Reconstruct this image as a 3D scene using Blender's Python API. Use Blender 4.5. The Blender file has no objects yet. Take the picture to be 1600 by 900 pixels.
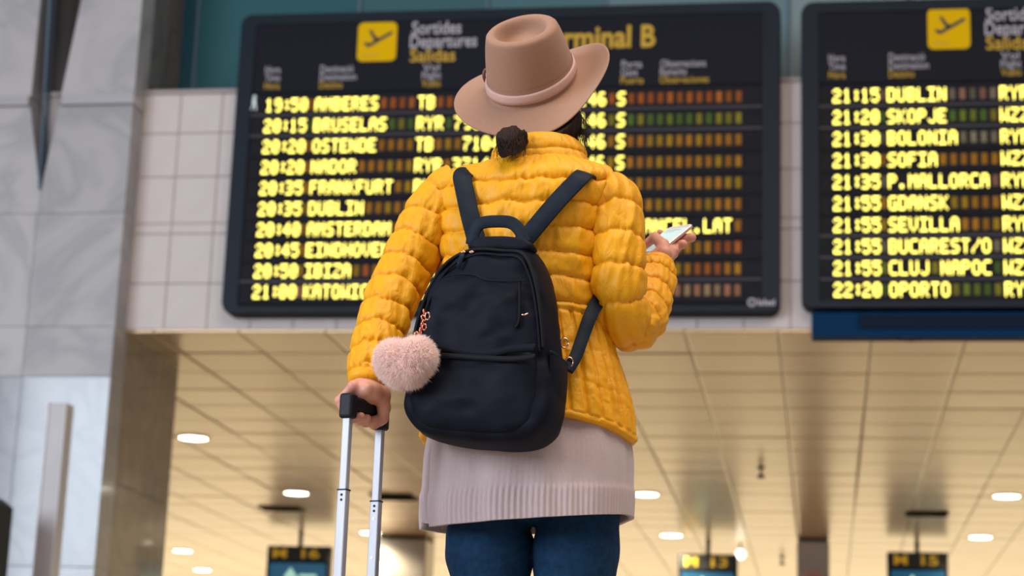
import bpy, bmesh, math, random
import numpy as np
from mathutils import Matrix, Vector

random.seed(4)
RNG = np.random.default_rng(7)
SC = bpy.context.scene
COL = SC.collection

# ------------------------------------------------------------------ camera
FPX = 3102.0
def nrm(v):
    v = np.asarray(v, float)
    return v / np.linalg.norm(v)
_Y = nrm((490, 790, FPX)); _Z = nrm((435, -12450, FPX)); _Z = nrm(_Z - _Y * (_Z @ _Y)); _X = np.cross(_Y, _Z)
RM = np.array([_X, _Y, _Z]); CAM = np.array([0, 0, .3])
cd = bpy.data.cameras.new('camera'); cam = bpy.data.objects.new('camera', cd); COL.objects.link(cam)
m = Matrix.Identity(4)
for i in range(3):
    m[i][0] = RM[i, 0]; m[i][1] = -RM[i, 1]; m[i][2] = -RM[i, 2]; m[i][3] = CAM[i]
cam.matrix_world = m
cd.sensor_width = 36; cd.lens = 36 * FPX / 1600
cd.dof.use_dof = True; cd.dof.focus_distance = 3.72; cd.dof.aperture_fstop = 5.2
cd.clip_end = 200
SC.camera = cam

# ------------------------------------------------------------------ world, lights, exposure
SC.view_settings.view_transform = 'Standard'; SC.view_settings.look = 'None'
SC.view_settings.exposure = 0.0; SC.view_settings.gamma = 1
SC.view_settings.use_curve_mapping = False
wd = bpy.data.worlds.new('hall_light'); SC.world = wd; wd.use_nodes = True
wd.node_tree.nodes['Background'].inputs[0].default_value = (.80, .80, .86, 1)
wd.node_tree.nodes['Background'].inputs[1].default_value = .34
def area(name, loc, target, sx, sy, power, col):
    l = bpy.data.lights.new(name, 'AREA'); l.shape = 'RECTANGLE'; l.size = sx; l.size_y = sy
    l.energy = power; l.color = col
    o = bpy.data.objects.new(name, l); COL.objects.link(o); o.location = loc
    o.rotation_euler = (Vector(target) - Vector(loc)).to_track_quat('-Z', 'Y').to_euler()
    return o
area('hall_ceiling_light', (1.5, 1.5, 9.0), (0.0, 4.5, 0), 7, 7, 900, (1, .88, .74))
area('daylight_facade', (-11, -5, 5.0), (-3, 12, 4), 9, 6, 2100, (.78, .87, 1))
area('concourse_fill', (-3, 41, 2.0), (-3, 20, 2.6), 24, 3.4, 520, (1, .86, .56))  # unseen warm area light added to brighten the far end of the low ceiling

# ------------------------------------------------------------------ helpers
def ray(x, y):
    return RM @ nrm((x - 800, y - 450, FPX))
def atY(x, y, Y):
    r = ray(x, y); return CAM + r * (Y / r[1])
def atZ(x, y, z):
    r = ray(x, y); return CAM + r * ((z - CAM[2]) / r[2])
def atP(x, y, P0, N):
    r = ray(x, y); return CAM + r * (((P0 - CAM) @ N) / (r @ N))
YW = 3.7                                  # how far away the woman stands
def W(x, y, d=0.0):
    return atY(x, y, YW + d)

WLOC = {}
def root(name, loc, label, cat, group=None):
    o = bpy.data.objects.new(name, None); COL.objects.link(o); o.location = loc
    o.empty_display_size = .1
    WLOC[o.name] = np.array(loc, float)
    return tag(o, label, cat, group)
def tag(o, label=None, cat=None, group=None, kind=None):
    if label: o['label'] = label
    if cat: o['category'] = cat
    if group: o['group'] = group
    if kind: o['kind'] = kind
    return o
def link(name, me, mat, parent=None, base=None):
    o = bpy.data.objects.new(name, me); COL.objects.link(o)
    if mat is not None and not me.materials: me.materials.append(mat)
    b = np.zeros(3) if base is None else np.array(base, float)
    if parent is not None:
        o.parent = parent; o.location = b - WLOC[parent.name]
    else:
        o.location = b
    WLOC[o.name] = b
    return o
def mk(name, V, Fc, mat, parent=None, smooth=True, base=None, uv=None):
    """one mesh object from world-space vertices"""
    V = np.asarray(V, float)
    if base is None:
        base = WLOC[parent.name] if parent is not None else np.zeros(3)
    me = bpy.data.meshes.new(name)
    me.from_pydata((V - base).tolist(), [], [list(map(int, f)) for f in Fc])
    if smooth: me.polygons.foreach_set('use_smooth', [True] * len(me.polygons))
    if uv is not None:
        l = me.uv_layers.new(name='UVMap'); idx = np.zeros(len(me.loops), int)
        me.loops.foreach_get('vertex_index', idx); l.data.foreach_set('uv', np.asarray(uv)[idx].ravel())
    me.update()
    return link(name, me, mat, parent, base)
class MB:
    def __init__(s): s.v = []; s.f = []
    def add(s, V, Fc):
        n = len(s.v); s.v.extend([tuple(map(float, p)) for p in V]); s.f.extend([[n + i for i in f] for f in Fc]); return s
    def box(s, x0, x1, y0, y1, z0, z1):
        V = [(x, y, z) for x in (x0, x1) for y in (y0, y1) for z in (z0, z1)]
        return s.add(V, [(0, 1, 3, 2), (4, 6, 7, 5), (0, 4, 5, 1), (2, 3, 7, 6), (0, 2, 6, 4), (1, 5, 7, 3)])
    def build(s, name, mat, parent=None, smooth=False, base=None):
        return mk(name, s.v, s.f, mat, parent, smooth, base)
def bevel(o, w, seg=2):
    b = o.modifiers.new('bevel', 'BEVEL'); b.width = w; b.segments = seg; b.limit_method = 'ANGLE'; return o
def prism(poly, y0, y1, chamfer=0.0):
    """poly: list of (x, z), front at y0, back at y1, closed solid"""
    n = len(poly); mb = MB()
    c = np.mean(np.array(poly), axis=0)
    V = []
    if chamfer > 0:
        for (x, z) in poly:
            d = np.array((x, z)) - c; d = d * (1 - chamfer / max(np.linalg.norm(d), 1e-6))
            V.append((c[0] + d[0], y0, c[1] + d[1]))
        for (x, z) in poly: V.append((x, y0 + chamfer, z))
    else:
        for (x, z) in poly: V.append((x, y0, z))
    for (x, z) in poly: V.append((x, y1, z))
    L = len(V) // n; Fc = [list(range(n))]
    for l in range(L - 1):
        for i in range(n):
            j = (i + 1) % n; Fc.append([l * n + i, (l + 1) * n + i, (l + 1) * n + j, l * n + j])
    Fc.append([(L - 1) * n + i for i in range(n)][::-1])
    return V, Fc
def rrect(x0, x1, z0, z1, r, seg=6):
    P = []
    for cx, cz, a0 in ((x1 - r, z1 - r, 0), (x0 + r, z1 - r, 90), (x0 + r, z0 + r, 180), (x1 - r, z0 + r, 270)):
        for k in range(seg + 1):
            a = math.radians(a0 + 90 * k / seg); P.append((cx + r * math.cos(a), cz + r * math.sin(a)))
    return P[::-1]
def grid_faces(nv, nu, closed=True, off=0):
    Fc = []
    for i in range(nv - 1):
        for j in range(nu if closed else nu - 1):
            k = (j + 1) % nu
            Fc.append((off + i * nu + j, off + i * nu + k, off + (i + 1) * nu + k, off + (i + 1) * nu + j))
    return Fc
def catmull(P, n, closed=False):
    P = np.asarray(P, float); N = len(P)
    segs = N if closed else N - 1
    t = np.linspace(0, segs, n, endpoint=not closed)
    i = np.minimum(np.floor(t).astype(int), segs - 1); u = (t - i)[:, None]
    g = (lambda k: P[(i + k) % N]) if closed else (lambda k: P[np.clip(i + k, 0, N - 1)])
    p0, p1, p2, p3 = g(-1), g(0), g(1), g(2)
    return .5 * ((2 * p1) + (-p0 + p2) * u + (2 * p0 - 5 * p1 + 4 * p2 - p3) * u ** 2 + (-p0 + 3 * p1 - 3 * p2 + p3) * u ** 3)
def frames(P):
    T = np.gradient(P, axis=0); T /= np.linalg.norm(T, axis=1)[:, None]
    U = np.zeros_like(P); a = np.array([0, 0, 1.]) if abs(T[0][2]) < .9 else np.array([0, -1., 0])
    U[0] = nrm(a - T[0] * (a @ T[0]))
    for i in range(1, len(P)):
        U[i] = nrm(U[i - 1] - T[i] * (U[i - 1] @ T[i]))
    return T, U, np.cross(T, U)
def tube_vf(P, R, nu=10, cap=True):
    P = np.asarray(P, float); n = len(P); R = np.broadcast_to(R, (n,))
    T, U, Bn = frames(P); a = np.linspace(0, 2 * np.pi, nu, endpoint=False)
    V = P[:, None] + R[:, None, None] * (np.cos(a)[None, :, None] * U[:, None] + np.sin(a)[None, :, None] * Bn[:, None])
    V = V.reshape(-1, 3); Fc = grid_faces(n, nu)
    if cap: Fc = Fc + [tuple(range(nu))[::-1], tuple(range((n - 1) * nu, n * nu))]
    return V, Fc
def ribbon_vf(P, Wd, w, th):
    """flat strap along P, width direction Wd (per point or single), rectangular section"""
    P = np.asarray(P, float); n = len(P)
    Wd = np.broadcast_to(np.asarray(Wd, float), (n, 3)); T = np.gradient(P, axis=0)
    T /= np.linalg.norm(T, axis=1)[:, None]
    Wd = Wd - T * np.sum(Wd * T, axis=1)[:, None]; Wd = Wd / np.linalg.norm(Wd, axis=1)[:, None]
    Nn = np.cross(T, Wd); V = []
    w = np.broadcast_to(w, (n,))
    sec = [(-.5, -.3), (-.46, -.5), (.46, -.5), (.5, -.3), (.5, .3), (.46, .5), (-.46, .5), (-.5, .3)]
    for i in range(n):
        for a, b in sec: V.append(P[i] + Wd[i] * a * w[i] + Nn[i] * b * th)
    nu = len(sec)
    return V, grid_faces(n, nu) + [tuple(range(nu))[::-1], tuple(range((n - 1) * nu, n * nu))]
# ---- smooth noise
def _h(i, j, k):
    n = (i * 374761393 + j * 668265263 + k * 2147483647 + 1013904223) & 0xffffffff
    n = ((n ^ (n >> 13)) * 1274126177) & 0xffffffff
    return ((n ^ (n >> 16)) & 0xffff) / 32767.5 - 1
def vnoise(p):
    p = np.asarray(p, float); i = np.floor(p).astype(np.int64); f = p - i; f = f * f * (3 - 2 * f); r = 0
    for a in (0, 1):
        for b in (0, 1):
            for c in (0, 1):
                w = (f[..., 0] if a else 1 - f[..., 0]) * (f[..., 1] if b else 1 - f[..., 1]) * (f[..., 2] if c else 1 - f[..., 2])
                r = r + w * _h(i[..., 0] + a, i[..., 1] + b, i[..., 2] + c)
    return r
# ---- signed distance modelling, surfaced on a grid
def sd_cone(p, a, b, r0, r1):
    a = np.asarray(a, float); b = np.asarray(b, float); ab = b - a
    t = np.clip(((p - a) @ ab) / (ab @ ab), 0, 1)
    return np.linalg.norm(p - a - t[..., None] * ab, axis=-1) - (r0 + (r1 - r0) * t)
def sd_ell(p, c, r, ax=None):
    q = p - np.asarray(c, float)
    if ax is not None: q = q @ np.asarray(ax, float).T
    r = np.asarray(r, float); k0 = np.linalg.norm(q / r, axis=-1); k1 = np.linalg.norm(q / (r * r), axis=-1)
    return k0 * (k0 - 1) / np.maximum(k1, 1e-9)
def smin(a, b, k):
    h = np.maximum(k - np.abs(a - b), 0) / k
    return np.minimum(a, b) - h * h * k * .25
def surface(fn, lo, hi, h):
    lo = np.asarray(lo, float); hi = np.asarray(hi, float)
    n = np.ceil((hi - lo) / h).astype(int) + 1
    g = np.stack(np.meshgrid(*[lo[k] + h * np.arange(n[k]) for k in range(3)], indexing='ij'), -1)
    f = fn(g); s = f < 0
    nc = n - 1; acc = np.zeros((*nc, 3)); cnt = np.zeros(nc)
    sl = lambda d, ax: slice(d, d + nc[ax])
    for ax in range(3):
        o = [x for x in range(3) if x != ax]
        for b in (0, 1):
            for c in (0, 1):
                i0 = [0, 0, 0]; i0[o[0]] = b; i0[o[1]] = c; i1 = list(i0); i1[ax] = 1
                A = tuple(sl(i0[k], k) for k in range(3)); B = tuple(sl(i1[k], k) for k in range(3))
                fa, fb = f[A], f[B]; ch = s[A] != s[B]
                t = np.where(ch, fa / np.where(ch, fa - fb, 1), 0)
                P = np.zeros((*nc, 3)); P[..., o[0]] = b; P[..., o[1]] = c; P[..., ax] = t
                acc += np.where(ch[..., None], P, 0); cnt += ch
    act = cnt > 0; idx = -np.ones(nc, int); idx[act] = np.arange(act.sum())
    cell = np.argwhere(act); V = lo + h * (cell + acc[act] / cnt[act][:, None]); Fc = []
    for ax in range(3):
        o = [x for x in range(3) if x != ax]
        r = [None] * 3; r[ax] = slice(0, nc[ax]); r[o[0]] = slice(1, nc[o[0]]); r[o[1]] = slice(1, nc[o[1]])
        r2 = list(r); r2[ax] = slice(1, nc[ax] + 1)
        ch = s[tuple(r)] != s[tuple(r2)]; q = np.argwhere(ch); ins = s[tuple(r)][ch]
        q = q + np.array([0 if k == ax else 1 for k in range(3)])
        e0 = np.zeros(3, int); e0[o[0]] = 1; e1 = np.zeros(3, int); e1[o[1]] = 1
        get = lambda w: idx[w[:, 0], w[:, 1], w[:, 2]]
        quad = np.stack([get(q - e0 - e1), get(q - e1), get(q), get(q - e0)], 1)
        flip = ins if ax != 1 else ~ins
        quad = np.where(flip[:, None], quad, quad[:, ::-1])
        Fc.append(quad)
    return V, np.concatenate(Fc)

# ------------------------------------------------------------------ materials
def mat(name, col, rough=.5, metal=0.0, spec=.5, emis=None, es=0.0, sheen=0.0, coat=0.0):
    mt = bpy.data.materials.new(name); mt.use_nodes = True; b = mt.node_tree.nodes['Principled BSDF']
    b.inputs['Base Color'].default_value = (*col, 1); b.inputs['Roughness'].default_value = rough
    b.inputs['Metallic'].default_value = metal; b.inputs['Specular IOR Level'].default_value = spec
    b.inputs['Sheen Weight'].default_value = sheen; b.inputs['Coat Weight'].default_value = coat
    if emis: b.inputs['Emission Color'].default_value = (*emis, 1); b.inputs['Emission Strength'].default_value = es
    return mt
def nodes(mt): return mt.node_tree.nodes, mt.node_tree.links, mt.node_tree.nodes['Principled BSDF']
def noisy(mt, scale, c2, detail=4, bump=0.0, bscale=None, contrast=(.35, .65), dist=0.0, bdist=.002, coords='Object', stretch=None):
    N, L, b = nodes(mt); tc = N.new('ShaderNodeTexCoord'); src = tc.outputs[coords]
    if stretch:
        mp = N.new('ShaderNodeMapping'); mp.inputs['Scale'].default_value = stretch; L.new(src, mp.inputs['Vector']); src = mp.outputs[0]
    t = N.new('ShaderNodeTexNoise'); t.inputs['Scale'].default_value = scale; t.inputs['Detail'].default_value = detail
    t.inputs['Distortion'].default_value = dist; L.new(src, t.inputs['Vector'])
    r = N.new('ShaderNodeValToRGB'); r.color_ramp.elements[0].position = contrast[0]; r.color_ramp.elements[1].position = contrast[1]
    r.color_ramp.elements[0].color = b.inputs['Base Color'].default_value; r.color_ramp.elements[1].color = (*c2, 1)
    L.new(t.outputs['Fac'], r.inputs['Fac']); L.new(r.outputs['Color'], b.inputs['Base Color'])
    if bump:
        t2 = N.new('ShaderNodeTexNoise'); t2.inputs['Scale'].default_value = bscale or scale * 4; t2.inputs['Detail'].default_value = 3
        L.new(src, t2.inputs['Vector'])
        bp = N.new('ShaderNodeBump'); bp.inputs['Strength'].default_value = bump; bp.inputs['Distance'].default_value = bdist
        L.new(t2.outputs['Fac'], bp.inputs['Height']); L.new(bp.outputs['Normal'], b.inputs['Normal'])
    return mt
def marble(name, base, vein, rough, scale=1.1, coat=0.0, tint=None):
    mt = mat(name, base, rough, coat=coat); N, L, b = nodes(mt)
    oi = N.new('ShaderNodeObjectInfo'); tc = N.new('ShaderNodeTexCoord'); ad = N.new('ShaderNodeVectorMath')
    sc = N.new('ShaderNodeMath'); sc.operation = 'MULTIPLY'; sc.inputs[1].default_value = 37.0
    L.new(oi.outputs['Random'], sc.inputs[0]); L.new(tc.outputs['Object'], ad.inputs[0]); L.new(sc.outputs[0], ad.inputs[1])
    t = N.new('ShaderNodeTexNoise'); t.inputs['Scale'].default_value = scale; t.inputs['Detail'].default_value = 7
    t.inputs['Distortion'].default_value = 1.6; L.new(ad.outputs[0], t.inputs['Vector'])
    r = N.new('ShaderNodeValToRGB'); e = r.color_ramp.elements
    mid = tuple(.6 * x + .4 * y for x, y in zip(base, vein))
    e[0].position = .40; e[0].color = (*base, 1); e[1].position = .62; e[1].color = (*base, 1)
    k = r.color_ramp.elements.new(.50); k.color = (*vein, 1); k = r.color_ramp.elements.new(.46); k.color = (*mid, 1)
    L.new(t.outputs['Fac'], r.inputs['Fac'])
    hv = N.new('ShaderNodeHueSaturation'); mr = N.new('ShaderNodeMapRange'); mr.inputs['To Min'].default_value = .88; mr.inputs['To Max'].default_value = 1.08
    L.new(oi.outputs['Random'], mr.inputs['Value']); L.new(mr.outputs[0], hv.inputs['Value'])
    L.new(r.outputs['Color'], hv.inputs['Color']); L.new(hv.outputs['Color'], b.inputs['Base Color'])
    return mt

M = {}
M['tile_white'] = noisy(mat('white_wall_panel', (.66, .575, .55), .5, spec=.3), 2.5, (.70, .62, .595), bump=.05)
M['joint'] = mat('joint_mortar', (.44, .38, .36), .8)
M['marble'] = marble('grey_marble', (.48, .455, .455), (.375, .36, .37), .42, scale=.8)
M['marble_polished'] = marble('polished_marble', (.37, .385, .41), (.31, .325, .36), .12, coat=.2)  # blue-grey base puts the window reflection into the colour
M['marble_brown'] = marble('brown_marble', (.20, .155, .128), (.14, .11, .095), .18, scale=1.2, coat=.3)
M['ledge'] = mat('ledge_metal', (.50, .47, .48), .3, .5)
M['recess'] = noisy(mat('dark_timber_recess', (.020, .014, .013), .5), 3, (.06, .035, .025), stretch=(1, 1, .2))
M['glass_edge'] = mat('glass_edge', (.10, .16, .22), .08, 0, .9, coat=1)
M['ceil'] = noisy(mat('ceiling_panel_metal', (.60, .425, .24), .30, .45), .7, (.64, .455, .262))
M['ceil_gap'] = mat('ceiling_gap', (.10, .075, .05), .8)
M['vent'] = mat('vent_dark', (.055, .045, .03), .6)
M['floor'] = noisy(mat('terrazzo', (.50, .44, .36), .18), 60, (.36, .31, .26), detail=6)
M['plain_wall'] = noisy(mat('plain_wall_paint', (.74, .68, .56), .6), 1.5, (.78, .72, .60))
M['column'] = noisy(mat('mauve_column', (.42, .38, .39), .25), 4, (.46, .42, .42))
M['column_pale'] = noisy(mat('pale_column', (.40, .36, .31), .16, coat=.3), 4, (.43, .39, .34))
M['lamp'] = mat('lamp_lens', (.9, .9, .85), .4, emis=(1, .95, .80), es=14)
M['trim_white'] = mat('lamp_ring', (.75, .72, .66), .35)
M['black_case'] = mat('display_case', (.008, .009, .015), .6, spec=.15)
M['bezel'] = mat('display_bezel', (.006, .012, .022), .5, spec=.2)
M['row_panel'] = noisy(mat('display_row_panel', (.008, .008, .012), .6, spec=.15), 9, (.012, .011, .015))
M['row_ledge'] = mat('row_ledge', (.06, .055, .065), .5, spec=.2)
M['white_print'] = mat('white_print', (.50, .46, .50), .6)
M['yellow_print'] = mat('yellow_print', (.62, .37, .015), .55)
M['sign_yellow'] = mat('sign_yellow', (.80, .47, .002), .6, spec=.05)
M['sign_black'] = mat('sign_black', (.02, .022, .02), .5)
M['led'] = mat('led_lit', (.9, .8, .1), .5, emis=(1.0, .83, .14), es=3.2)
M['blue_box'] = mat('blue_metal', (.002, .030, .085), .6, spec=.05)
M['blue_dark'] = mat('blue_metal_inset', (.008, .015, .032), .6, spec=.05)
M['screen_blue'] = mat('screen_blue', (.01, .06, .12), .3, emis=(.006, .135, .27), es=.42)
M['screen_white'] = mat('screen_white', (.5, .8, .7), .3, emis=(.45, .85, .70), es=.6)
M['gate_yellow'] = mat('gate_digits', (.6, .4, .02), .5, emis=(.75, .45, .02), es=.22)
M['red_sign'] = mat('reddish_sign', (.48, .22, .20), .5)
M['post'] = noisy(mat('pale_metal_post', (.43, .39, .40), .35), 3, (.47, .43, .44))
M['post_edge'] = mat('post_edge', (.62, .60, .62), .3)
M['jacket'] = mat('yellow_nylon', (.78, .345, .005), .50, spec=.3)
M['skin'] = noisy(mat('skin', (.66, .31, .225), .5), 30, (.61, .26, .185), bump=.15, bscale=120, bdist=.001)
M['skin'].node_tree.nodes['Principled BSDF'].inputs['Subsurface Weight'].default_value = .12
M['skin'].node_tree.nodes['Principled BSDF'].inputs['Subsurface Radius'].default_value = (.01, .004, .002)
M['hair'] = noisy(mat('dark_hair', (.012, .0055, .004), .65, spec=.2), 90, (.032, .013, .008), stretch=(1, 1, .12), bump=.8, bdist=.004)
M['felt'] = noisy(mat('camel_felt', (.325, .180, .120), .95, spec=.1, sheen=.12), 260, (.35, .195, .132), bump=.25, bscale=420, bdist=.001)
M['hat_band'] = noisy(mat('pink_band', (.56, .335, .29), .6), 60, (.59, .36, .31))
M['leather'] = mat('brown_leather', (.12, .05, .035), .5)
M['pack'] = noisy(mat('navy_nylon', (.0040, .0046, .0100), .6, spec=.10), 14, (.0062, .0076, .0150), bump=.25, bscale=500, bdist=.0008)
M['strap'] = noisy(mat('navy_webbing', (.0065, .012, .021), .6, spec=.12), 40, (.010, .017, .028), bump=.4, bscale=380, bdist=.001)
M['zip'] = mat('black_zip', (.004, .0045, .007), .6, spec=.15)
M['gold'] = mat('rose_gold', (.75, .42, .30), .2, 1)
M['copper'] = mat('copper_chain', (.85, .28, .17), .22, 1)
M['fur'] = noisy(mat('pink_fur', (1.0, .87, .83), .9, sheen=.2), 30, (1.0, .80, .75))
M['alu'] = noisy(mat('brushed_aluminium', (.40, .40, .43), .45, .35, spec=.3), 40, (.44, .44, .47), stretch=(8, 8, .2))
M['alu_side'] = mat('aluminium_side', (.50, .44, .42), .35, .6)
M['black_plastic'] = mat('black_plastic', (.009, .010, .015), .5, spec=.2)
M['case'] = noisy(mat('suitcase_shell', (.02, .03, .05), .35), 8, (.025, .036, .06))
M['phone_body'] = mat('rose_gold_phone', (.80, .50, .42), .3, .6)
M['phone_white'] = mat('phone_bezel', (.80, .70, .66), .25)
M['phone_screen'] = mat('phone_screen', (.4, .5, .5), .15, emis=(.55, .72, .70), es=.62)
M['phone_text'] = mat('phone_marks', (.2, .27, .28), .3)
M['denim'] = noisy(mat('denim', (.0035, .024, .066), .8, spec=.2), 90, (.006, .038, .095), bump=.4, bscale=600, bdist=.001)
M['shoe'] = mat('brown_boot', (.06, .035, .02), .5)
M['eye'] = mat('eye_white', (.8, .8, .8), .2)

M['fur_hair'] = bpy.data.materials.new('pink_fur_hair'); M['fur_hair'].use_nodes = True
N = M['fur_hair'].node_tree.nodes; L = M['fur_hair'].node_tree.links; N.remove(N['Principled BSDF'])
d1 = N.new('ShaderNodeBsdfDiffuse'); d2 = N.new('ShaderNodeBsdfTranslucent'); mxs = N.new('ShaderNodeMixShader')
for q in (d1, d2): q.inputs['Color'].default_value = (1.0, .86, .82, 1)
L.new(d1.outputs[0], mxs.inputs[1]); L.new(d2.outputs[0], mxs.inputs[2]); L.new(mxs.outputs[0], N['Material Output'].inputs['Surface'])
# jacket: fine pucker wrinkles
N, L, b = nodes(M['jacket']); tc = N.new('ShaderNodeTexCoord')
t1 = N.new('ShaderNodeTexNoise'); t1.inputs['Scale'].default_value = 55; t1.inputs['Detail'].default_value = 3; t1.inputs['Distortion'].default_value = 1.2
mp = N.new('ShaderNodeMapping'); mp.inputs['Scale'].default_value = (1, 1, .45); L.new(tc.outputs['Object'], mp.inputs['Vector']); L.new(mp.outputs[0], t1.inputs['Vector'])
bp = N.new('ShaderNodeBump'); bp.inputs['Strength'].default_value = .55; bp.inputs['Distance'].default_value = .005
L.new(t1.outputs['Fac'], bp.inputs['Height']); L.new(bp.outputs['Normal'], b.inputs['Normal'])
# sweater knit
M['knit'] = mat('pink_knit', (.50, .375, .365), .9, spec=.15, sheen=.35); N, L, b = nodes(M['knit'])
uvn = N.new('ShaderNodeUVMap'); wv = N.new('ShaderNodeTexWave'); wv.wave_type = 'BANDS'; wv.bands_direction = 'X'
wv.inputs['Scale'].default_value = 46; wv.inputs['Distortion'].default_value = 1.5; wv.inputs['Detail'].default_value = 2; wv.inputs['Detail Scale'].default_value = 20
L.new(uvn.outputs['UV'], wv.inputs['Vector'])
nz = N.new('ShaderNodeTexNoise'); nz.inputs['Scale'].default_value = 160; tc = N.new('ShaderNodeTexCoord'); L.new(tc.outputs['Object'], nz.inputs['Vector'])
mx = N.new('ShaderNodeMath'); mx.operation = 'ADD'; L.new(wv.outputs['Fac'], mx.inputs[0]); L.new(nz.outputs['Fac'], mx.inputs[1])
bp = N.new('ShaderNodeBump'); bp.inputs['Strength'].default_value = .4; bp.inputs['Distance'].default_value = .002
L.new(mx.outputs[0], bp.inputs['Height']); L.new(bp.outputs['Normal'], b.inputs['Normal'])
cr = N.new('ShaderNodeValToRGB'); cr.color_ramp.elements[0].color = (.46, .355, .36, 1); cr.color_ramp.elements[1].color = (.58, .45, .45, 1)
cr.color_ramp.elements[0].position = .5; cr.color_ramp.elements[1].position = 1.4 / 2
dv = N.new('ShaderNodeMath'); dv.operation = 'MULTIPLY'; dv.inputs[1].default_value = .62; L.new(mx.outputs[0], dv.inputs[0])
L.new(dv.outputs[0], cr.inputs['Fac']); L.new(cr.outputs['Color'], b.inputs['Base Color'])

# ------------------------------------------------------------------ the hall: floor, ceiling, walls
CZ = 4.05; WY = 16.42; BY = 16.2; PY = 16.15
def struct(o): o['kind'] = 'structure'; return o
struct(MB().box(-15, 9, -9, 43, -.12, 0).build('floor', M['floor'], base=(0, 0, 0)))
ceil_ob = struct(MB().box(-15, 9, WY + .31, 43, CZ + .023, CZ + .16).build('ceiling', M['ceil_gap'], base=(0, 0, 0)))
px0 = atZ(1215.5, 526.7, CZ); px1 = atZ(1361, 531, CZ); TW = (px1[0] - px0[0]); TD = .86
TX0 = px0[0] - 18 * TW; TY0 = WY + .002
def tile_mesh():
    g = .006; V, Fc = [], []
    mb = MB(); x1, y1 = TW - g, TD - g; c = .018; h = .022
    v = [(g, g, h), (x1, g, h), (x1, y1, h), (g, y1, h), (g, g, c * .3), (x1, g, c * .3), (x1, y1, c * .3), (g, y1, c * .3),
         (g + c, g + c, 0), (x1 - c, g + c, 0), (x1 - c, y1 - c, 0), (g + c, y1 - c, 0)]
    f = [(0, 1, 5, 4), (1, 2, 6, 5), (2, 3, 7, 6), (3, 0, 4, 7), (4, 5, 9, 8), (5, 6, 10, 9), (6, 7, 11, 10), (7, 4, 8, 11), (8, 9, 10, 11), (3, 2, 1, 0)]
    return v, f
tv, tf = tile_mesh(); tm = bpy.data.meshes.new('ceiling_tile'); tm.from_pydata(tv, [], tf); tm.materials.append(M['ceil'])
rest = MB(); cnt = 0
for j in range(31):
    for i in range(30):
        x, y = TX0 + i * TW, TY0 + j * TD
        if x > 8.5 or x < -15 or y > 42: continue
        z = CZ + random.uniform(-.002, .002)
        if j < 12 and 5 <= i <= 27:
            o = link('ceiling_tile', tm, None, ceil_ob, (x, y, z)); cnt += 1
            o.rotation_euler = (random.uniform(-.0035, .0035), random.uniform(-.0025, .0025), 0)
        else:
            rest.add([(x + a, y + bb, z + c) for a, bb, c in tv], tf)
o = rest.build('ceiling_tile_field', M['ceil'], ceil_ob); o['kind'] = 'stuff'

# far wall and side walls of the concourse
struct(MB().box(-15, 9, 42.6, 42.9, 0, CZ + .3).build('wall_back', M['plain_wall'], base=(0, 0, 0)))
struct(MB().box(8.9, 9.1, WY, 43, 0, CZ + .3).build('wall_right', M['plain_wall'], base=(0, 0, 0)))
struct(MB().box(-15.1, -14.9, WY, 43, 0, CZ + .3).build('wall_left', M['plain_wall'], base=(0, 0, 0)))

# the panelled bulkhead that carries the boards
zt = .5 * (atY(225, 143, WY)[2] + atY(1250, 133, WY)[2]); zb = CZ + .024
xl = atY(195, 521, WY)[0] - .35; xr = 9.0
wall = struct(MB().box(-15, xr, WY + .02, WY + .30, zb, zt).build('wall_front', M['joint'], base=(0, 0, 0)))
PWX = .392; seams_px = [520, 443, 365, 346, 276, 208]
zs = [zb] + [atY(300, p, WY)[2] for p in (443, 365, 349, 276, 208)] + [zt]
x_first = atY(272, 300, WY)[0]
k0 = int(math.floor((-15 - x_first) / PWX))
cache = {}
for r in range(6):
    h = zs[r + 1] - zs[r]
    for k in range(k0, 60):
        xa = max(x_first + k * PWX, -15); xb = min(x_first + (k + 1) * PWX, 6.0)
        if xb <= xl and xb > -9.1: continue
        if xa < xl and xa > -9.5: xa = xl
        if xb - xa < .03: continue
        key = (r, round(xb - xa, 3))
        if key not in cache:
            g = .003; V, Fc = prism([(g, g), (xb - xa - g, g), (xb - xa - g, h - g), (g, h - g)][::-1], 0, .022, .006)
            me = bpy.data.meshes.new('wall_panel'); me.from_pydata([tuple(p) for p in V], [], Fc); me.materials.append(M['tile_white']); cache[key] = me
        link('wall_panel', cache[key], None, wall, (xa, WY + random.uniform(-.001, .001), zs[r]))
struct(MB().box(-15, xr, WY - .02, WY + .34, zt, zt + .035).build('trim_1', M['joint'], base=(0, 0, 0)))

# upper glazing behind the bulkhead
GY = 17.3
win = struct(MB().box(-15, 9.0, GY + .06, GY + .12, CZ + .2, 9.2).build('window_1', M['black_case'], base=(0, 0, 0)))
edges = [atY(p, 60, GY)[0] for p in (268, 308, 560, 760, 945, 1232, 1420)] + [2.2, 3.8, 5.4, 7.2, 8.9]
daylit_cols = [(.010, .085, .125), (.022, .115, .135), (.045, .135, .150), (.075, .175, .195), (.15, .25, .27), (.24, .32, .33), (.31, .35, .35)] + [(.33, .36, .36)] * 5  # pane colours step from dark teal to pale grey, daylight gradient put in colour
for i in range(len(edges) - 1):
    gm = mat('teal_glass', daylit_cols[i], .22, spec=.5, coat=.4)
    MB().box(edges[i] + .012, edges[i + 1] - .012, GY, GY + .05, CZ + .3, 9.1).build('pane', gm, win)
MB().box(-14.9, -9.0, GY, GY + .05, CZ + .3, 9.1).build('pane', mat('teal_glass', daylit_cols[1], .22, coat=.4), win)
for i, e in enumerate(edges):
    MB().box(e - .014, e + .014, GY - .03, GY + .06, CZ + .3, 9.15).build('mullion', M['glass_edge'] if i else M['black_case'], win)

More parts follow.
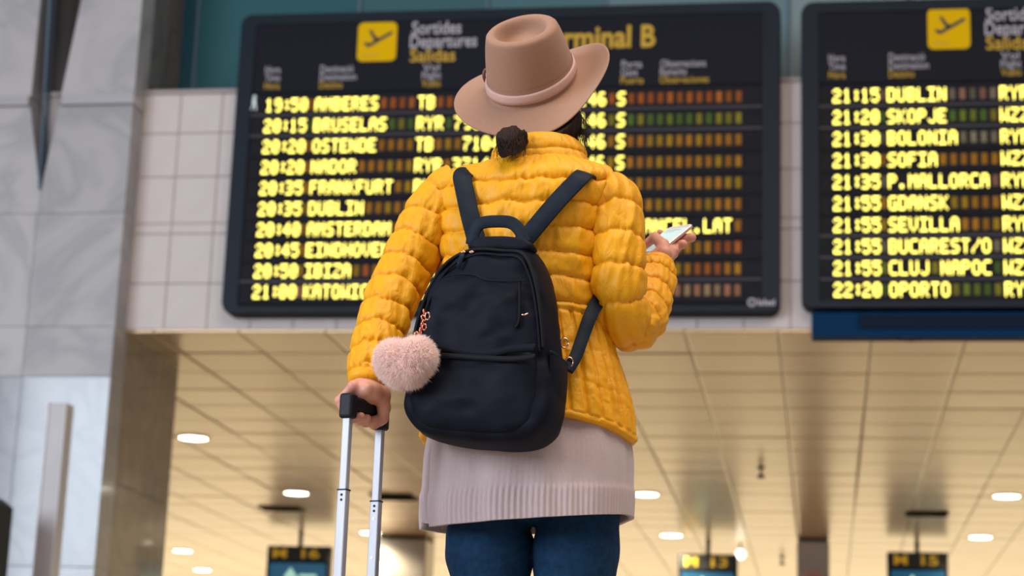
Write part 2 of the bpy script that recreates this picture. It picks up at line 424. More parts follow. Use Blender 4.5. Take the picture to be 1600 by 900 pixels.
# ------------------------------------------------------------------ marble pillar at the left
P_edge = atY(178, 525, PY)[0]
dep = 1.75
core = MB().box(-9.2, P_edge - .03, PY + .34, PY + dep - .03, 0, 9.2)
pil = root('marble_pillar', (-8.0, PY + .6, 0), 'tall grey marble clad pillar with a dark wedge slot', 'pillar')
core.build('core', M['recess'], pil)
def pp(x, y): q = atY(x, y, PY); return (q[0], q[2])
def slab(poly, mt, name='slab', y0=PY, y1=PY + .33):
    a = 0
    for i in range(len(poly)):
        (x, z), (u, w) = poly[i], poly[(i + 1) % len(poly)]; a += x * w - u * z
    if a > 0: poly = poly[::-1]
    V, Fc = prism(poly, y0, y1, .004)
    bs = np.array([np.mean([p[0] for p in poly]), y0, np.mean([p[1] for p in poly])])
    return mk(name, V, Fc, mt, pil, False, base=bs)
XE = P_edge; g = .0012
zl = lambda py: atY(120, py, PY)[2]
Z155, Z333, Z510, Z587 = zl(157), zl(333), zl(510), zl(588)
wx = lambda x, y: pp(x, y)[0]
apex = pp(63, 300)
top_d = pp(127, 0); slope = (top_d[0] - apex[0]) / (top_d[1] - apex[1])
dx = lambda z: apex[0] + slope * (z - apex[1])
XL = wx(57, 100)
ZT = 9.2
slab([(dx(ZT), ZT), (XE, ZT), (XE, Z155 + .05), (dx(Z155 + .05), Z155 + .05)], M['marble'])
slab([(dx(Z155 - .05), Z155 - .05), (XE, Z155 - .05), (XE, Z333 + g), (apex[0], Z333 + g), (apex[0], apex[1])], M['marble'])
slab([(-9.2, ZT), (XL - .02, ZT), (XL - .02, Z155 + .05), (-9.2, Z155 + .05)], M['marble'])
slab([(-9.2, Z155 - .05), (XL - .02, Z155 - .05), (apex[0] - g, apex[1]), (apex[0] - g, Z333 + g), (-9.2, Z333 + g)], M['marble'])
XJ = wx(50, 420)
for (za, zb2, mt) in ((Z510 + g, Z333 - g, 'marble'), (Z587 + g, Z510 - g, 'marble')):
    slab([(XJ + g, za), (XE, za), (XE, zb2), (XJ + g, zb2)], M[mt]); slab([(-7.9, za), (XJ - g, za), (XJ - g, zb2), (-7.9, zb2)], M[mt])
    slab([(-9.2, za), (-7.9 - 2 * g, za), (-7.9 - 2 * g, zb2), (-9.2, zb2)], M[mt])
for (za, zb2) in ((1.95, Z587 - g), (.95, 1.95 - 2 * g), (0.0, .95 - 2 * g)):
    slab([(XJ + g, za), (XE, za), (XE, zb2), (XJ + g, zb2)], M['marble_polished']); slab([(-9.2, za), (XJ - g, za), (XJ - g, zb2), (-9.2, zb2)], M['marble_polished'])
# ledge strip (two lengths), glass fin in the slot
slab([(dx(Z155) + .02, Z155 - .045), (XE + .01, Z155 - .045), (XE + .01, Z155 + .045), (dx(Z155) + .02, Z155 + .045)], M['ledge'], 'ledge', PY - .03)
slab([(-9.2, Z155 - .045), (XL - .03, Z155 - .045), (XL - .03, Z155 + .045), (-9.2, Z155 + .045)], M['ledge'], 'ledge', PY - .03)
slab([(XL - .01, ZT), (XL + .022, ZT), (apex[0] + .006, apex[1] + .02), (apex[0] - .004, apex[1] + .02)], M['glass_edge'], 'glass_fin', PY - .05, PY + .10)
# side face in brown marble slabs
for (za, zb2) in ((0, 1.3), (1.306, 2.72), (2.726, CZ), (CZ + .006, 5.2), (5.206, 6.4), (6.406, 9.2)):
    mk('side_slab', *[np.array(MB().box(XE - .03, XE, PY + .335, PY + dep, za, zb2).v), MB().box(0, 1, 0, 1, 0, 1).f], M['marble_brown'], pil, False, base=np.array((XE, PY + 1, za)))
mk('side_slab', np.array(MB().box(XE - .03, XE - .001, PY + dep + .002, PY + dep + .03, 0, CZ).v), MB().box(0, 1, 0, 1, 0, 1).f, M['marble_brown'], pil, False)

# pale post and dark cabinet in front of the pillar
pb = atY(90, 630, 14.6); hw = 16 * 14.9 / FPX
post = root('metal_post', (pb[0], 14.6, 0), 'pale grey square metal post in front of the polished marble', 'post')
bevel(MB().box(pb[0] - hw + .012, pb[0] + hw - .012, 14.6, 14.75, 0, pb[2]).build('shaft', M['post'], post), .006)
for s in (-1, 1):
    bevel(MB().box(pb[0] + s * (hw - .006) - .006, pb[0] + s * (hw - .006) + .006, 14.592, 14.758, 0, pb[2] + .004).build('edge_strip', M['post_edge'], post), .002)
MB().box(pb[0] - .16, pb[0] + .16, 14.52, 14.83, 0, .02).build('base_plate', M['post'], post)
kb = atY(21, 790, 14.1)
kio = root('information_cabinet', (kb[0] - .35, 13.8, 0), 'dark blue black cabinet with a sloping top at the left edge', 'cabinet')
zk = kb[2]
V, Fc = prism([(kb[0], 0), (kb[0], zk - .02), (kb[0] - .09, zk + .045), (kb[0] - .7, zk + .08), (kb[0] - .7, 0)], 13.6, 14.1, .01)
mk('cabinet_body', V, Fc, M['bezel'], kio, False)
MB().box(kb[0] - .66, kb[0] - .05, 13.585, 13.602, .9, zk - .12).build('front_panel', M['black_case'], kio)
MB().box(kb[0] - .68, kb[0] - .02, 13.57, 14.12, 0, .08).build('plinth', M['black_plastic'], kio)

# ------------------------------------------------------------------ concourse fittings
lamp_pts = []
def disc(cx, cy, z0, z1, r0, r1, n=28):
    V = [(cx + r0 * math.cos(2 * math.pi * k / n), cy + r0 * math.sin(2 * math.pi * k / n), z0) for k in range(n)]
    V += [(cx + r1 * math.cos(2 * math.pi * k / n), cy + r1 * math.sin(2 * math.pi * k / n), z1) for k in range(n)]
    return V, [tuple(range(n))[::-1], tuple(range(n, 2 * n))] + [(k, (k + 1) % n, n + (k + 1) % n, n + k) for k in range(n)]
def ring_vf(cx, cy, z0, z1, ri, ro, n=28):
    V = []
    for (r, z) in ((ri, z1), (ri, z0 + .004), (ri + .008, z0), (ro - .01, z0), (ro, z0 + .006), (ro, z1)):
        V += [(cx + r * math.cos(2 * math.pi * k / n), cy + r * math.sin(2 * math.pi * k / n), z) for k in range(n)]
    Fc = []
    for l in range(6):
        for k in range(n):
            a, b2 = l, (l + 1) % 6; j = (k + 1) % n
            Fc.append((a * n + k, b2 * n + k, b2 * n + j, a * n + j))
    return V, Fc
lights = [((302, 685), 'nearest round downlight, right beside the brown marble pillar'),
          ((463, 771), 'round downlight left of the suitcase handle, above the left gate sign'),
          ((285, 861), 'round downlight low beside the pillar, upper of a close pair'),
          ((316, 891), 'round downlight at the bottom edge near the pillar, lower of a close pair'),
          ((579, 833), 'round downlight behind the right suitcase pole'),
          ((1009, 773), 'round downlight just right of the pink sweater hem'),
          ((1049, 837), 'round downlight just above left of the middle gate sign'),
          ((1573, 776), 'round downlight at the far right, nearer of two'),
          ((1532, 840), 'round downlight right of the right gate sign, farther of two')]
for (p, lab) in lights:
    q = atZ(*p, CZ - .006)
    t = root('ceiling_downlight', (q[0], q[1], CZ), lab, 'downlight', 'round downlights in the low ceiling')
    V, Fc = ring_vf(q[0], q[1], CZ - .012, CZ + .018, .165, .195); mk('trim_ring', V, Fc, M['trim_white'], t)
    V, Fc = disc(q[0], q[1], CZ - .004, CZ + .016, .160, .165); mk('lens', V, Fc, M['lamp'], t, False)
    sl_ = bpy.data.lights.new('downlight_beam', 'SPOT'); sl_.energy = 300; sl_.color = (1, .86, .62); sl_.spot_size = 2.6; sl_.spot_blend = .6; sl_.shadow_soft_size = .15
    so = bpy.data.objects.new('downlight_beam', sl_); COL.objects.link(so); so.parent = t; so.location = (0, 0, -.03)
# no lamp rows beyond these; an added area light also fills the concourse
# small globe lamp by the middle gate sign
q = atY(1157, 866, 31.2)
t = root('globe_lamp', (q[0], q[1], CZ), 'small bright globe lamp beside the middle gate sign', 'lamp')
bm = bmesh.new(); bmesh.ops.create_uvsphere(bm, u_segments=20, v_segments=12, radius=.075)
V = [np.array(v.co) + q for v in bm.verts]; Fc = [[x.index for x in f.verts] for f in bm.faces]; bm.free(); mk('bulb', V, Fc, mat('globe_glass', (.9, .9, .85), .4, emis=(1, .97, .85), es=4), t)
V, Fc = tube_vf([q + (0, 0, .06), (q[0], q[1], CZ)], .012, 8); mk('stem', V, Fc, M['black_plastic'], t)
# air slots and sprinklers
def vent(p, w, d, lab):
    q = atZ(*p, CZ); t = root('air_vent', (q[0], q[1], CZ), lab, 'air vent', 'dark air vents in the low ceiling')
    MB().box(q[0] - w / 2, q[0] + w / 2, q[1] - d / 2, q[1] + d / 2, CZ - .012, CZ + .01).build('frame', M['vent'], t)
    n = 4
    for k in range(n):
        y = q[1] - d / 2 + d * (k + .5) / n
        V = [(q[0] - w / 2 + .02, y - .03, CZ - .03), (q[0] + w / 2 - .02, y - .03, CZ - .03), (q[0] + w / 2 - .02, y + .03, CZ - .012), (q[0] - w / 2 + .02, y + .03, CZ - .012)]
        V += [(a, b2, c + .006) for a, b2, c in V]
        mk('louvre', V, [(0, 3, 2, 1), (4, 5, 6, 7), (0, 1, 5, 4), (2, 3, 7, 6), (1, 2, 6, 5), (0, 4, 7, 3)], M['vent'], t, False)
vent((440, 794), .62, .42, 'dark air vent just below the downlight left of the suitcase handle')
vent((616, 776), .60, .60, 'brownish air vent between the suitcase poles and the sweater')
vent((1448, 802), .58, .45, 'dark air vent above the right gate sign')
for (p, lab) in (((1189, 730), 'small dark sprinkler hanging from the ceiling left of the mauve column'), ((1222, 870), 'tiny dark sprinkler far back beside the mauve column')):
    q = atZ(*p, CZ); t = root('sprinkler', (q[0], q[1], CZ), lab, 'sprinkler', 'ceiling sprinklers')
    V, Fc = disc(q[0], q[1], CZ - .015, CZ + .005, .05, .05, 16); mk('rosette', V, Fc, M['vent'], t, False)
    V, Fc = tube_vf([(q[0], q[1], CZ), (q[0], q[1], CZ - .10)], .014, 8); mk('stem', V, Fc, M['vent'], t)
    V, Fc = disc(q[0], q[1], CZ - .13, CZ - .09, .055, .03, 14); mk('head', V, Fc, M['leather'], t, False)

# hanging gate signs
def text_mesh(s, size, depth=.0, align='LEFT', bold=0.0):
    cu = bpy.data.curves.new('lettering', 'FONT'); cu.body = s; cu.size = size; cu.align_x = align; cu.extrude = depth; cu.offset = bold
    cu.resolution_u = 3
    ob = bpy.data.objects.new('lettering', cu); COL.objects.link(ob)
    bpy.context.view_layer.update()
    me = bpy.data.meshes.new_from_object(ob.evaluated_get(bpy.context.evaluated_depsgraph_get()))
    bpy.data.objects.remove(ob); bpy.data.curves.remove(cu)
    return me
def text_ob(name, s, x, y, z, size, mt, parent, width=None, height=None, bold=0.0):
    """upright lettering facing -Y, lower left corner at x, z"""
    me = text_mesh(s, size, .002, bold=bold)
    co = np.zeros(len(me.vertices) * 3); me.vertices.foreach_get('co', co); co = co.reshape(-1, 3)
    w = co[:, 0].max() - co[:, 0].min(); sx = (width / w) if width else 1
    V = np.stack([(co[:, 0] - co[:, 0].min()) * sx + x, y - co[:, 2], co[:, 1] + z], 1)
    return mk(name, V, [list(p.vertices) for p in me.polygons], mt, parent, False)
SY = 30.6
def gate_sign(pxl, pxr, pyt, num, lab):
    a = atY(pxl, pyt, SY); c = atY(pxr, pyt, SY); xa, xb, z1 = a[0], c[0], a[2]; w = xb - xa; xc = (xa + xb) / 2
    t = root('gate_sign', (xc, SY + .1, CZ), lab, 'gate sign', 'hanging gate signs')
    V, Fc = tube_vf([(xc, SY + .1, z1 - .05), (xc, SY + .1, CZ + .01)], .035, 10); mk('hanger', V, Fc, M['black_plastic'], t)
    bevel(MB().box(xa, xb, SY, SY + .2, z1 - 1.0, z1).build('housing', M['black_case'], t), .02)
    hd = bevel(MB().box(xa + .03, xb - .03, SY - .02, SY + .01, z1 - .24, z1 - .01).build('number_panel', M['sign_black'], t), .006)
    text_ob('letter', 'M', xa + .10, SY - .024, z1 - .19, .2, M['gate_yellow'], hd, width=w * .22, bold=.006)
    text_ob('number', num, xa + w * .56, SY - .024, z1 - .19, .2, M['gate_yellow'], hd, width=w * .28, bold=.006)
    sc = MB().box(xa + .055, xb - .055, SY - .012, SY + .01, z1 - .96, z1 - .275).build('screen', M['screen_blue'], t)
    # white pictogram and line of text on the screen
    x0 = xa + w * .30; zz = z1 - .48
    mk('screen_arrow', [(x0, SY - .016, zz), (x0 + .10, SY - .016, zz + .14), (x0 + .2, SY - .016, zz), (x0 + .2, SY - .016, zz - .12), (x0, SY - .016, zz - .12)],
       [(0, 4, 3, 2, 1)], M['screen_white'], sc, False)
    MB().box(x0 + .24, x0 + .52, SY - .0165, SY - .0125, zz - .02, zz + .03).build('screen_text_line', M['screen_white'], sc)
    MB().box(x0 + .24, x0 + .44, SY - .0165, SY - .0125, zz - .10, zz - .06).build('screen_text_line', M['screen_white'], sc)
gate_sign(418, 516, 852, '16', 'hanging gate sign with yellow figures, left of the suitcase poles')
gate_sign(1060, 1152, 865, '13', 'hanging gate sign with yellow figures, between sweater and mauve column')
gate_sign(1386, 1481, 862, '15', 'hanging gate sign with yellow figures, right of the mauve column')

def square_column(pxl, pxr, Y, mt, lab, sign=False):
    xa, xb = atY(pxl, 880, Y)[0], atY(pxr, 880, Y)[0]; w = xb - xa
    t = root('square_column', ((xa + xb) / 2, Y + w / 2, 0), lab, 'column', 'square concourse columns')
    bevel(MB().box(xa, xb, Y, Y + w, .12, CZ - .05).build('shaft', mt, t), .03)
    MB().box(xa - .02, xb + .02, Y - .02, Y + w + .02, 0, .12).build('plinth', M['black_plastic'], t)
    MB().box(xa + .015, xb - .015, Y + .015, Y + w - .015, CZ - .05, CZ).build('shadow_gap', M['vent'], t)
square_column(1245, 1296, 30.4, M['column'], 'mauve grey square column between the middle and right gate signs')
square_column(590, 664, 30.9, M['column_pale'], 'pale polished square column behind the suitcase poles')
q = atY(1270, 912, 30.36); rs = root('round_sign', (q[0], 30.38, q[2]), 'round reddish sign on the mauve column at the bottom edge', 'sign')
n = 32; V = []
for (r, y) in ((.0, 30.345), (.15, 30.345), (.155, 30.35), (.155, 30.398)):
    V += [(q[0] + r * math.cos(2 * math.pi * k / n), y, q[2] + r * math.sin(2 * math.pi * k / n)) for k in range(n)]
mk('face', V, grid_faces(4, n) , M['red_sign'], rs, False)
V = []
for (r, y) in ((.155, 30.398), (.155, 30.335), (.165, 30.33), (.205, 30.335), (.21, 30.345), (.21, 30.398)):
    V += [(q[0] + r * math.cos(2 * math.pi * k / n), y, q[2] + r * math.sin(2 * math.pi * k / n)) for k in range(n)]
mk('rim', V, grid_faces(6, n), mat('pink_rim', (.55, .36, .33), .5), rs, False)

# ------------------------------------------------------------------ departure boards
FONT = {
'A': '01110 10001 10001 11111 10001 10001 10001', 'B': '11110 10001 10001 11110 10001 10001 11110', 'C': '01111 10000 10000 10000 10000 10000 01111',
'D': '11110 10001 10001 10001 10001 10001 11110', 'E': '11111 10000 10000 11110 10000 10000 11111', 'F': '11111 10000 10000 11110 10000 10000 10000',
'G': '01111 10000 10000 10011 10001 10001 01111', 'H': '10001 10001 10001 11111 10001 10001 10001', 'I': '11111 00100 00100 00100 00100 00100 11111',
'J': '00001 00001 00001 00001 00001 10001 01110', 'K': '10001 10010 10100 11000 10100 10010 10001', 'L': '10000 10000 10000 10000 10000 10000 11111',
'M': '10001 11011 10101 10101 10001 10001 10001', 'N': '10001 11001 11001 10101 10011 10011 10001', 'O': '01110 10001 10001 10001 10001 10001 01110',
'P': '11110 10001 10001 11110 10000 10000 10000', 'Q': '01110 10001 10001 10001 10101 10010 01101', 'R': '11110 10001 10001 11110 10100 10010 10001',
'S': '01111 10000 10000 01110 00001 00001 11110', 'T': '11111 00100 00100 00100 00100 00100 00100', 'U': '10001 10001 10001 10001 10001 10001 01110',
'V': '10001 10001 10001 10001 10001 01010 00100', 'W': '10001 10001 10001 10101 10101 11011 10001', 'Y': '10001 10001 01010 00100 00100 00100 00100',
'Z': '11111 00001 00010 00100 01000 10000 11111', '0': '01110 10001 10011 10101 11001 10001 01110', '1': '00100 01100 00100 00100 00100 00100 01110',
'2': '01110 10001 00001 00110 01000 10000 11111', '3': '11110 00001 00001 01110 00001 00001 11110', '4': '00010 00110 01010 10010 11111 00010 00010',
'5': '11111 10000 11110 00001 00001 10001 01110', '6': '01110 10000 10000 11110 10001 10001 01110', '7': '11111 00001 00010 00100 01000 01000 01000',
'8': '01110 10001 10001 01110 10001 10001 01110', '9': '01110 10001 10001 01111 00001 00001 01110',
':': '00000 00110 00110 00000 00110 00110 00000', '.': '00000 00000 00000 00000 00000 01100 01100', '/': '00001 00001 00010 00100 01000 10000 10000',
'#': '11111 11111 11111 11111 11111 11111 11111'}
def cells_mesh(mb, ch, x, z, w, h, y, dim=False):
    rows = FONT[ch].split(); dw, dh = w / 5, h / 7
    fx, fz = (.94, .92) if not dim else (.72, .80)
    for r, line in enumerate(rows):
        for c, v in enumerate(line):
            if v != '1': continue
            cx, cz = x + (c + .5) * dw, z + h - (r + .5) * dh; a, b2 = dw * fx / 2, dh * fz / 2
            mb.add([(cx - a, y, cz - b2), (cx + a, y, cz - b2), (cx + a, y, cz + b2), (cx - a, y, cz + b2)], [(0, 1, 2, 3)])
dim_cache = {}; GLYPH = {}
def dim_mat(c):
    k = tuple(round(x, 3) for x in c)
    if k not in dim_cache: dim_cache[k] = mat('dim_glow_cell', tuple(.08 * x for x in c), .8, spec=.02, emis=c, es=1.15)  # blank cells glow dimly, their amber look put in as emission
    return dim_cache[k]
AMB = [(.42, .19, .012), (.38, .16, .015), (.36, .21, .010)]
ORG = [(.38, .10, .018), (.42, .12, .02), (.34, .10, .02)]
GRN = [(.16, .19, .02), (.09, .15, .025), (.24, .20, .02)]
PAL = [(.34, .22, .12), (.38, .17, .09), (.22, .19, .11)]
GRY = [(.19, .15, .10), (.26, .13, .08), (.15, .12, .08)]
def board(name, lab, X0, X1, ZA, ZB, rows, x_time, zc, u, is_left, sponsor):
    """X0..X1 outer edges, u = cell pitch in metres, x_time = left of first digit, zc = row centres"""
    bd = root(name, ((X0 + X1) / 2, BY + .1, ZA), lab, 'departure board', 'departure boards on the panelled wall')
    d0 = BY
    V, Fc = prism(rrect(X0, X1, ZA, ZB, .10, 8), d0 + .03, WY - .004, .02); mk('case', V, Fc, M['black_case'], bd, False)
    # raised bezel ring
    o1 = rrect(X0 + .004, X1 - .004, ZA + .004, ZB - .004, .10, 8); i1 = rrect(X0 + .15, X1 - .15, ZA + .055, ZB - .10, .03, 8); nn = len(o1)
    V = [(x, d0 + .03, z) for x, z in o1] + [(x * .998 + (X0 + X1) / 2 * .002, d0, z) for x, z in o1] + [(x, d0, z) for x, z in i1] + [(x, d0 + .035, z) for x, z in i1]
    Fc = [(a * nn + i, a * nn + (i + 1) % nn, (a + 1) * nn + (i + 1) % nn, (a + 1) * nn + i) for a in range(3) for i in range(nn)]
    mk('bezel', V, Fc, M['bezel'], bd, False)
    yh = d0 + .012
    ztop_rows = zc[0] + .115
    hd = MB().box(X0 + .15, X1 - .15, d0 + .012, d0 + .03, ztop_rows, ZB - .10).build('header_panel', M['sign_black'] if False else M['black_case'], bd)
    rp = zc[0] - zc[1]
    ch = .122; yt = d0 + .0175
    for i, row in enumerate(rows):
        z = zc[i]
        pr = MB().box(X0 + .15, X1 - .15, d0 + .02, d0 + .03, z - rp * .5 + .012, z + rp * .5 - .012).build('display_row', M['row_panel'], bd)
        bright = row[4].get('ledge', False)
        MB().box(X0 + .155, X1 - .155, d0 + .004, d0 + .028, z - rp * .5 - .010, z - rp * .5 + .010).build('row_divider', M['row_ledge'] if bright else M['row_panel'], pr)
        def cell(c, xx, wd=None):
            w = (wd or u) - .019; key = (c, round(w, 4))
            if key not in GLYPH:
                mb = MB(); cells_mesh(mb, c, 0, -ch / 2, w, ch, 0)
                GLYPH[key] = bpy.data.meshes.new('lit_character'); GLYPH[key].from_pydata(mb.v, [], mb.f); GLYPH[key].materials.append(M['led'])
            link('lit_character', GLYPH[key], None, pr, (xx + .008, yt, z))
        def dim(xx, wd):
            c = random.choice(row[4]['dim']); k = round(random.uniform(.75, 1.1), 1); c = tuple(v * k for v in c); w = wd - .036
            key = (c, round(w, 4))
            if key not in GLYPH:
                mb = MB(); cells_mesh(mb, '#', 0, -ch * .40, w, ch * .80, 0, True)
                GLYPH[key] = bpy.data.meshes.new('dim_glow_cell'); GLYPH[key].from_pydata(mb.v, [], mb.f); GLYPH[key].materials.append(dim_mat(c))
            link('dim_glow_cell', GLYPH[key], None, pr, (xx + .018, yt, z))
        x = x_time
        for c in row[0]:
            wd = u * .80 if c == ':' else u
            cell(c, x, wd); x += wd
        dim(x - .012, u * .80)
        x += u * .62
        for k in range(11):
            c = row[1][k] if k < len(row[1]) else ' '
            if c != ' ': cell(c, x)
            else: dim(x, u)
            x += u
        fx = x_time + 16.48 * u; lay = row[2].ljust(17) + row[3].ljust(17)
        for k in range(34):
            if lay[k] != ' ': cell(lay[k], fx + k * u)
            else: dim(fx + k * u, u)
    # header: pictogram, titles, column captions
    return bd, hd, yh
ROWS1 = [('19:50', 'AMBERES', 'TB   7124', '146 S', dict(dim=ORG)), ('20:15', 'BRUSELAS', 'RYR 7983', '146 S', dict(dim=GRN, ledge=True)),
         ('20:20', 'OSTENDE', 'TB   7104', '146 S', dict(dim=AMB, ledge=True)), ('20:20', 'NADOR', 'RYR 3714', '146 S', dict(dim=AMB)),
         ('20:35', 'FRANKFURT', 'RYR 4631', '146 S', dict(dim=AMB)), ('20:35', 'DUBLIN', 'RYR 6375', '146 S', dict(dim=AMB)),
         ('20:40', 'AMSTERDAM', 'TRA 5136', '      CANCEL.LAT', dict(dim=AMB)), ('20:45', 'EINDHOVEN', 'RYR 4525', '146 S', dict(dim=ORG[1:] + AMB[:1])),
         ('20:50', 'IBIZA', 'RYR 2134', '146 S', dict(dim=ORG[1:] + AMB, ledge=False)), ('21:00', 'KATOWICE', 'WZZ 1094', '146 S', dict(dim=PAL))]
ROWS1[7][4]['dim'] = ORG[:2] + AMB[:1]; ROWS1[8][4]['ledge'] = True; ROWS1[0][4]['ledge'] = True; ROWS1[2][4]['ledge'] = False
ROWS2 = [('21:15', 'DUBLIN', 'RYR 3974', '142 R', dict(dim=GRY, ledge=True)), ('21:20', 'SKOPJE', 'WZZ 4092', '144 R', dict(dim=GRN, ledge=True)),
         ('21:30', 'BOLONIA', 'RYR 9045', '140 R', dict(dim=GRY[2:] + PAL[2:])), ('21:30', 'SOFIA', 'WZZ 4326', '141 R', dict(dim=AMB)),
         ('21:35', 'P.MALLORCA', 'RYR 6371', '143 R', dict(dim=GRY)), ('21:55', 'GDANSK', 'WZZ 1706', '145 R', dict(dim=AMB)),
         ('21:55', 'SEVILLA', 'RYR 6398', '142 R', dict(dim=AMB, ledge=True)), ('21:55', 'BUCAREST/O', 'WZZ 3174', '147 R', dict(dim=GRY, ledge=True)),
         ('21:55', 'CLUJ NAPOC', 'WZZ 3320', '148 R', dict(dim=GRN, ledge=True)), ('22:20', 'OPORTO', 'RYR 4548', '140 R', dict(dim=GRN))]
bx0 = atY(347, 440, BY)[0]; bx1 = atY(1219, 440, BY)[0]; bz0 = atY(800, 488, BY)[2]; bz1 = .5 * (atY(390, 18, BY)[2] + atY(1210, 6, BY)[2])
U = (atY(1172, 150, BY)[0] - atY(661, 155, BY)[0]) / 34
zc = [atY(1100, 150.5 + 33.55 * i, BY)[2] for i in range(10)]
xt = atY(413, 160, BY)[0]
b1, h1, yh = board('departure_board', 'large black departure board reading Terminal B behind the woman', bx0, bx1, bz0, bz1, ROWS1, xt, zc, U, True, True)
bx2 = atY(1252, 440, BY)[0]; bz2 = atY(1255, 481, BY)[2]; bz3 = atY(1255, 3, BY)[2]
zc2 = [atY(1400, 147 + 33.85 * i, BY)[2] for i in range(10)]
xt2 = atY(1300, 147, BY)[0]
b2_, h2, yh2 = board('departure_board', 'black departure board at the right, cut by the picture edge, above a blue box', bx2, bx2 + (bx1 - bx0), bz2, bz3, ROWS2, xt2, zc2, U, False, False)
def header(hd, dxm, dzm, title):
    yy = BY + .0115
    P = lambda px, py: (atY(px, py, BY)[0] + dxm, atY(px, py, BY)[2] + dzm)
    a = P(557, 96); c = P(621, 34); s = c[0] - a[0]
    V, Fc = prism(rrect(a[0], c[0], a[1], c[1], .05, 6), yy - .008, yy + .002); tl = mk('pictogram', V, Fc, M['sign_yellow'], hd, False)
    q = lambda fx, fz: (a[0] + fx * (c[0] - a[0]), yy - .010, a[1] + fz * (c[1] - a[1]))
    fus = [q(.20, .42), q(.24, .37), q(.32, .37), q(.88, .69), q(.90, .75), q(.84, .76), q(.30, .46), q(.20, .50), q(.16, .49)]
    wing = [q(.56, .58), q(.46, .64), q(.34, .82), q(.28, .79), q(.40, .56), q(.50, .52)]
    V = fus + wing; Fc = [tuple(range(9))[::1], tuple(range(9, 15))[::-1]]
    mk('aeroplane_symbol', V, Fc, M['sign_black'], tl, False)
    for zq in (.16, .12):
        x0, _, z0 = q(.14, zq); x1, _, z1 = q(.52, zq + .022); MB().box(x0, x1, yy - .011, yy - .007, z0, z1).build('small_print', M['yellow_print'], tl)
    def tx(nm, s, px, py, h, wpx, mt, bold=.0):
        x, z = P(px, py); text_ob(nm, s, x, yy - .002, z, h, mt, hd, width=wpx * U / 15.05, bold=bold)
    tx('title_catalan', 'Sortides', 643, 53, .17, 80, M['white_print'], .002)
    tx('title_english', 'Departures', 640, 74, .17, 108, M['white_print'], .002)
    tx('title_spanish', 'Salidas', 640, 96, .17, 73, M['yellow_print'], .002)
    if title: tx('terminal_name', 'Terminal B', 832, 76, .285, 193, M['yellow_print'], .007)
    for px, wd, ws in ((414, 25, ('Hora', 'Time', 'Hora')), (500, 54, ('Destinació', 'Destination', 'Destino')), (660, 27, ('Vol', 'Flight', 'Vuelo')),
                       (971, 32, ('Porta', 'Gate', 'Puerta')), (1032, 70, ('Observacions', 'Remarks', 'Observaciones'))):
        k = 0
        for s in ws:
            f = len(s) / len(ws[0]); f = f if k else 1
            tx('caption', s, px - k * .8, 114 + k * 12.6 - (px - 414) / 65.0, .098, wd * min(f, 1.12), M['white_print'] if k < 2 else M['yellow_print']); k += 1
header(h1, 0, 0, True)
off = np.array(atY(1450, 77, BY)) - np.array(atY(557, 96, BY))
header(h2, off[0], off[2], True)
# lit walking figure left of the first row, small maker's mark at the lower right of the board
p = atY(396, 160, BY); mb = MB()
hx0, hz0 = p[0], p[2]
bm = bmesh.new(); bmesh.ops.create_circle(bm, cap_ends=True, segments=12, radius=.016)
V = [(hx0 + .005 + v.co.x, BY + .008, hz0 + .055 + v.co.y) for v in bm.verts]; bm.free(); mb.add(V, [tuple(range(12))])
mb.add([(hx0 - .014, BY + .008, hz0 + .034), (hx0 + .016, BY + .008, hz0 + .034), (hx0 + .022, BY + .008, hz0 - .02), (hx0 - .01, BY + .008, hz0 - .02)], [(0, 3, 2, 1)])
mb.add([(hx0 - .008, BY + .008, hz0 - .02), (hx0 + .004, BY + .008, hz0 - .02), (hx0 - .016, BY + .008, hz0 - .07), (hx0 - .028, BY + .008, hz0 - .07)], [(0, 3, 2, 1)])
mb.add([(hx0 + .008, BY + .008, hz0 - .02), (hx0 + .022, BY + .008, hz0 - .02), (hx0 + .030, BY + .008, hz0 - .07), (hx0 + .018, BY + .008, hz0 - .07)], [(0, 3, 2, 1)])
mb.build('walking_figure_symbol', mat('figure_white', (.4, .45, .42), .5, emis=(.42, .52, .47), es=.8), b1)
p = atY(1168, 479, BY); x0, z0 = p[0], p[2]; wm = M['white_print']
V = []; n = 20
for r in (.022, .036): V += [(x0 + .036 + r * math.cos(2 * math.pi * k / n), BY - .003, z0 + .036 + r * math.sin(2 * math.pi * k / n)) for k in range(n)]
mk('maker_mark', V, grid_faces(2, n), wm, b1, False)
mb = MB(); xx = x0 + .085
for wds, hh in ((.012, .055), (.022, .034), (.012, .055), (.022, .034), (.022, .034), (.012, .05)):
    mb.box(xx, xx + wds, BY - .004, BY + .002, z0 + .01, z0 + .01 + hh); xx += wds + .008
mb.build('maker_mark_bars', wm, b1)
# blue service box below the right board
q0 = atY(1268, 486, BY + .02); q1 = atY(1268, 526, BY + .02)
bb = root('blue_service_box', (q0[0] + 2, BY + .1, q1[2]), 'blue metal box running below the right departure board', 'service box')
zt2, zb3 = min(q0[2], bz2 - .006), q1[2]
bevel(MB().box(q0[0], q0[0] + 4.6, BY + .05, WY - .004, zb3, zt2).build('housing', M['blue_box'], bb), .012)
MB().box(q0[0] + .40, q0[0] + 4.5, BY + .035, BY + .055, zb3 + .075, zt2 - .035).build('inset_panel', M['blue_dark'], bb)
MB().box(q0[0], q0[0] + 4.6, BY + .02, BY + .055, zb3, zb3 + .06).build('lower_lip', M['blue_box'], bb)
MB().box(q0[0] + .01, q0[0] + .38, BY + .03, BY + .056, zb3 + .06, zt2 - .01).build('end_plate', M['blue_box'], bb)
V, Fc = tube_vf([(q0[0] + .8 + .1 * math.cos(a), BY + .06, zb3 - .03 * math.sin(a)) for a in np.linspace(0, math.pi, 9)], .006, 6)
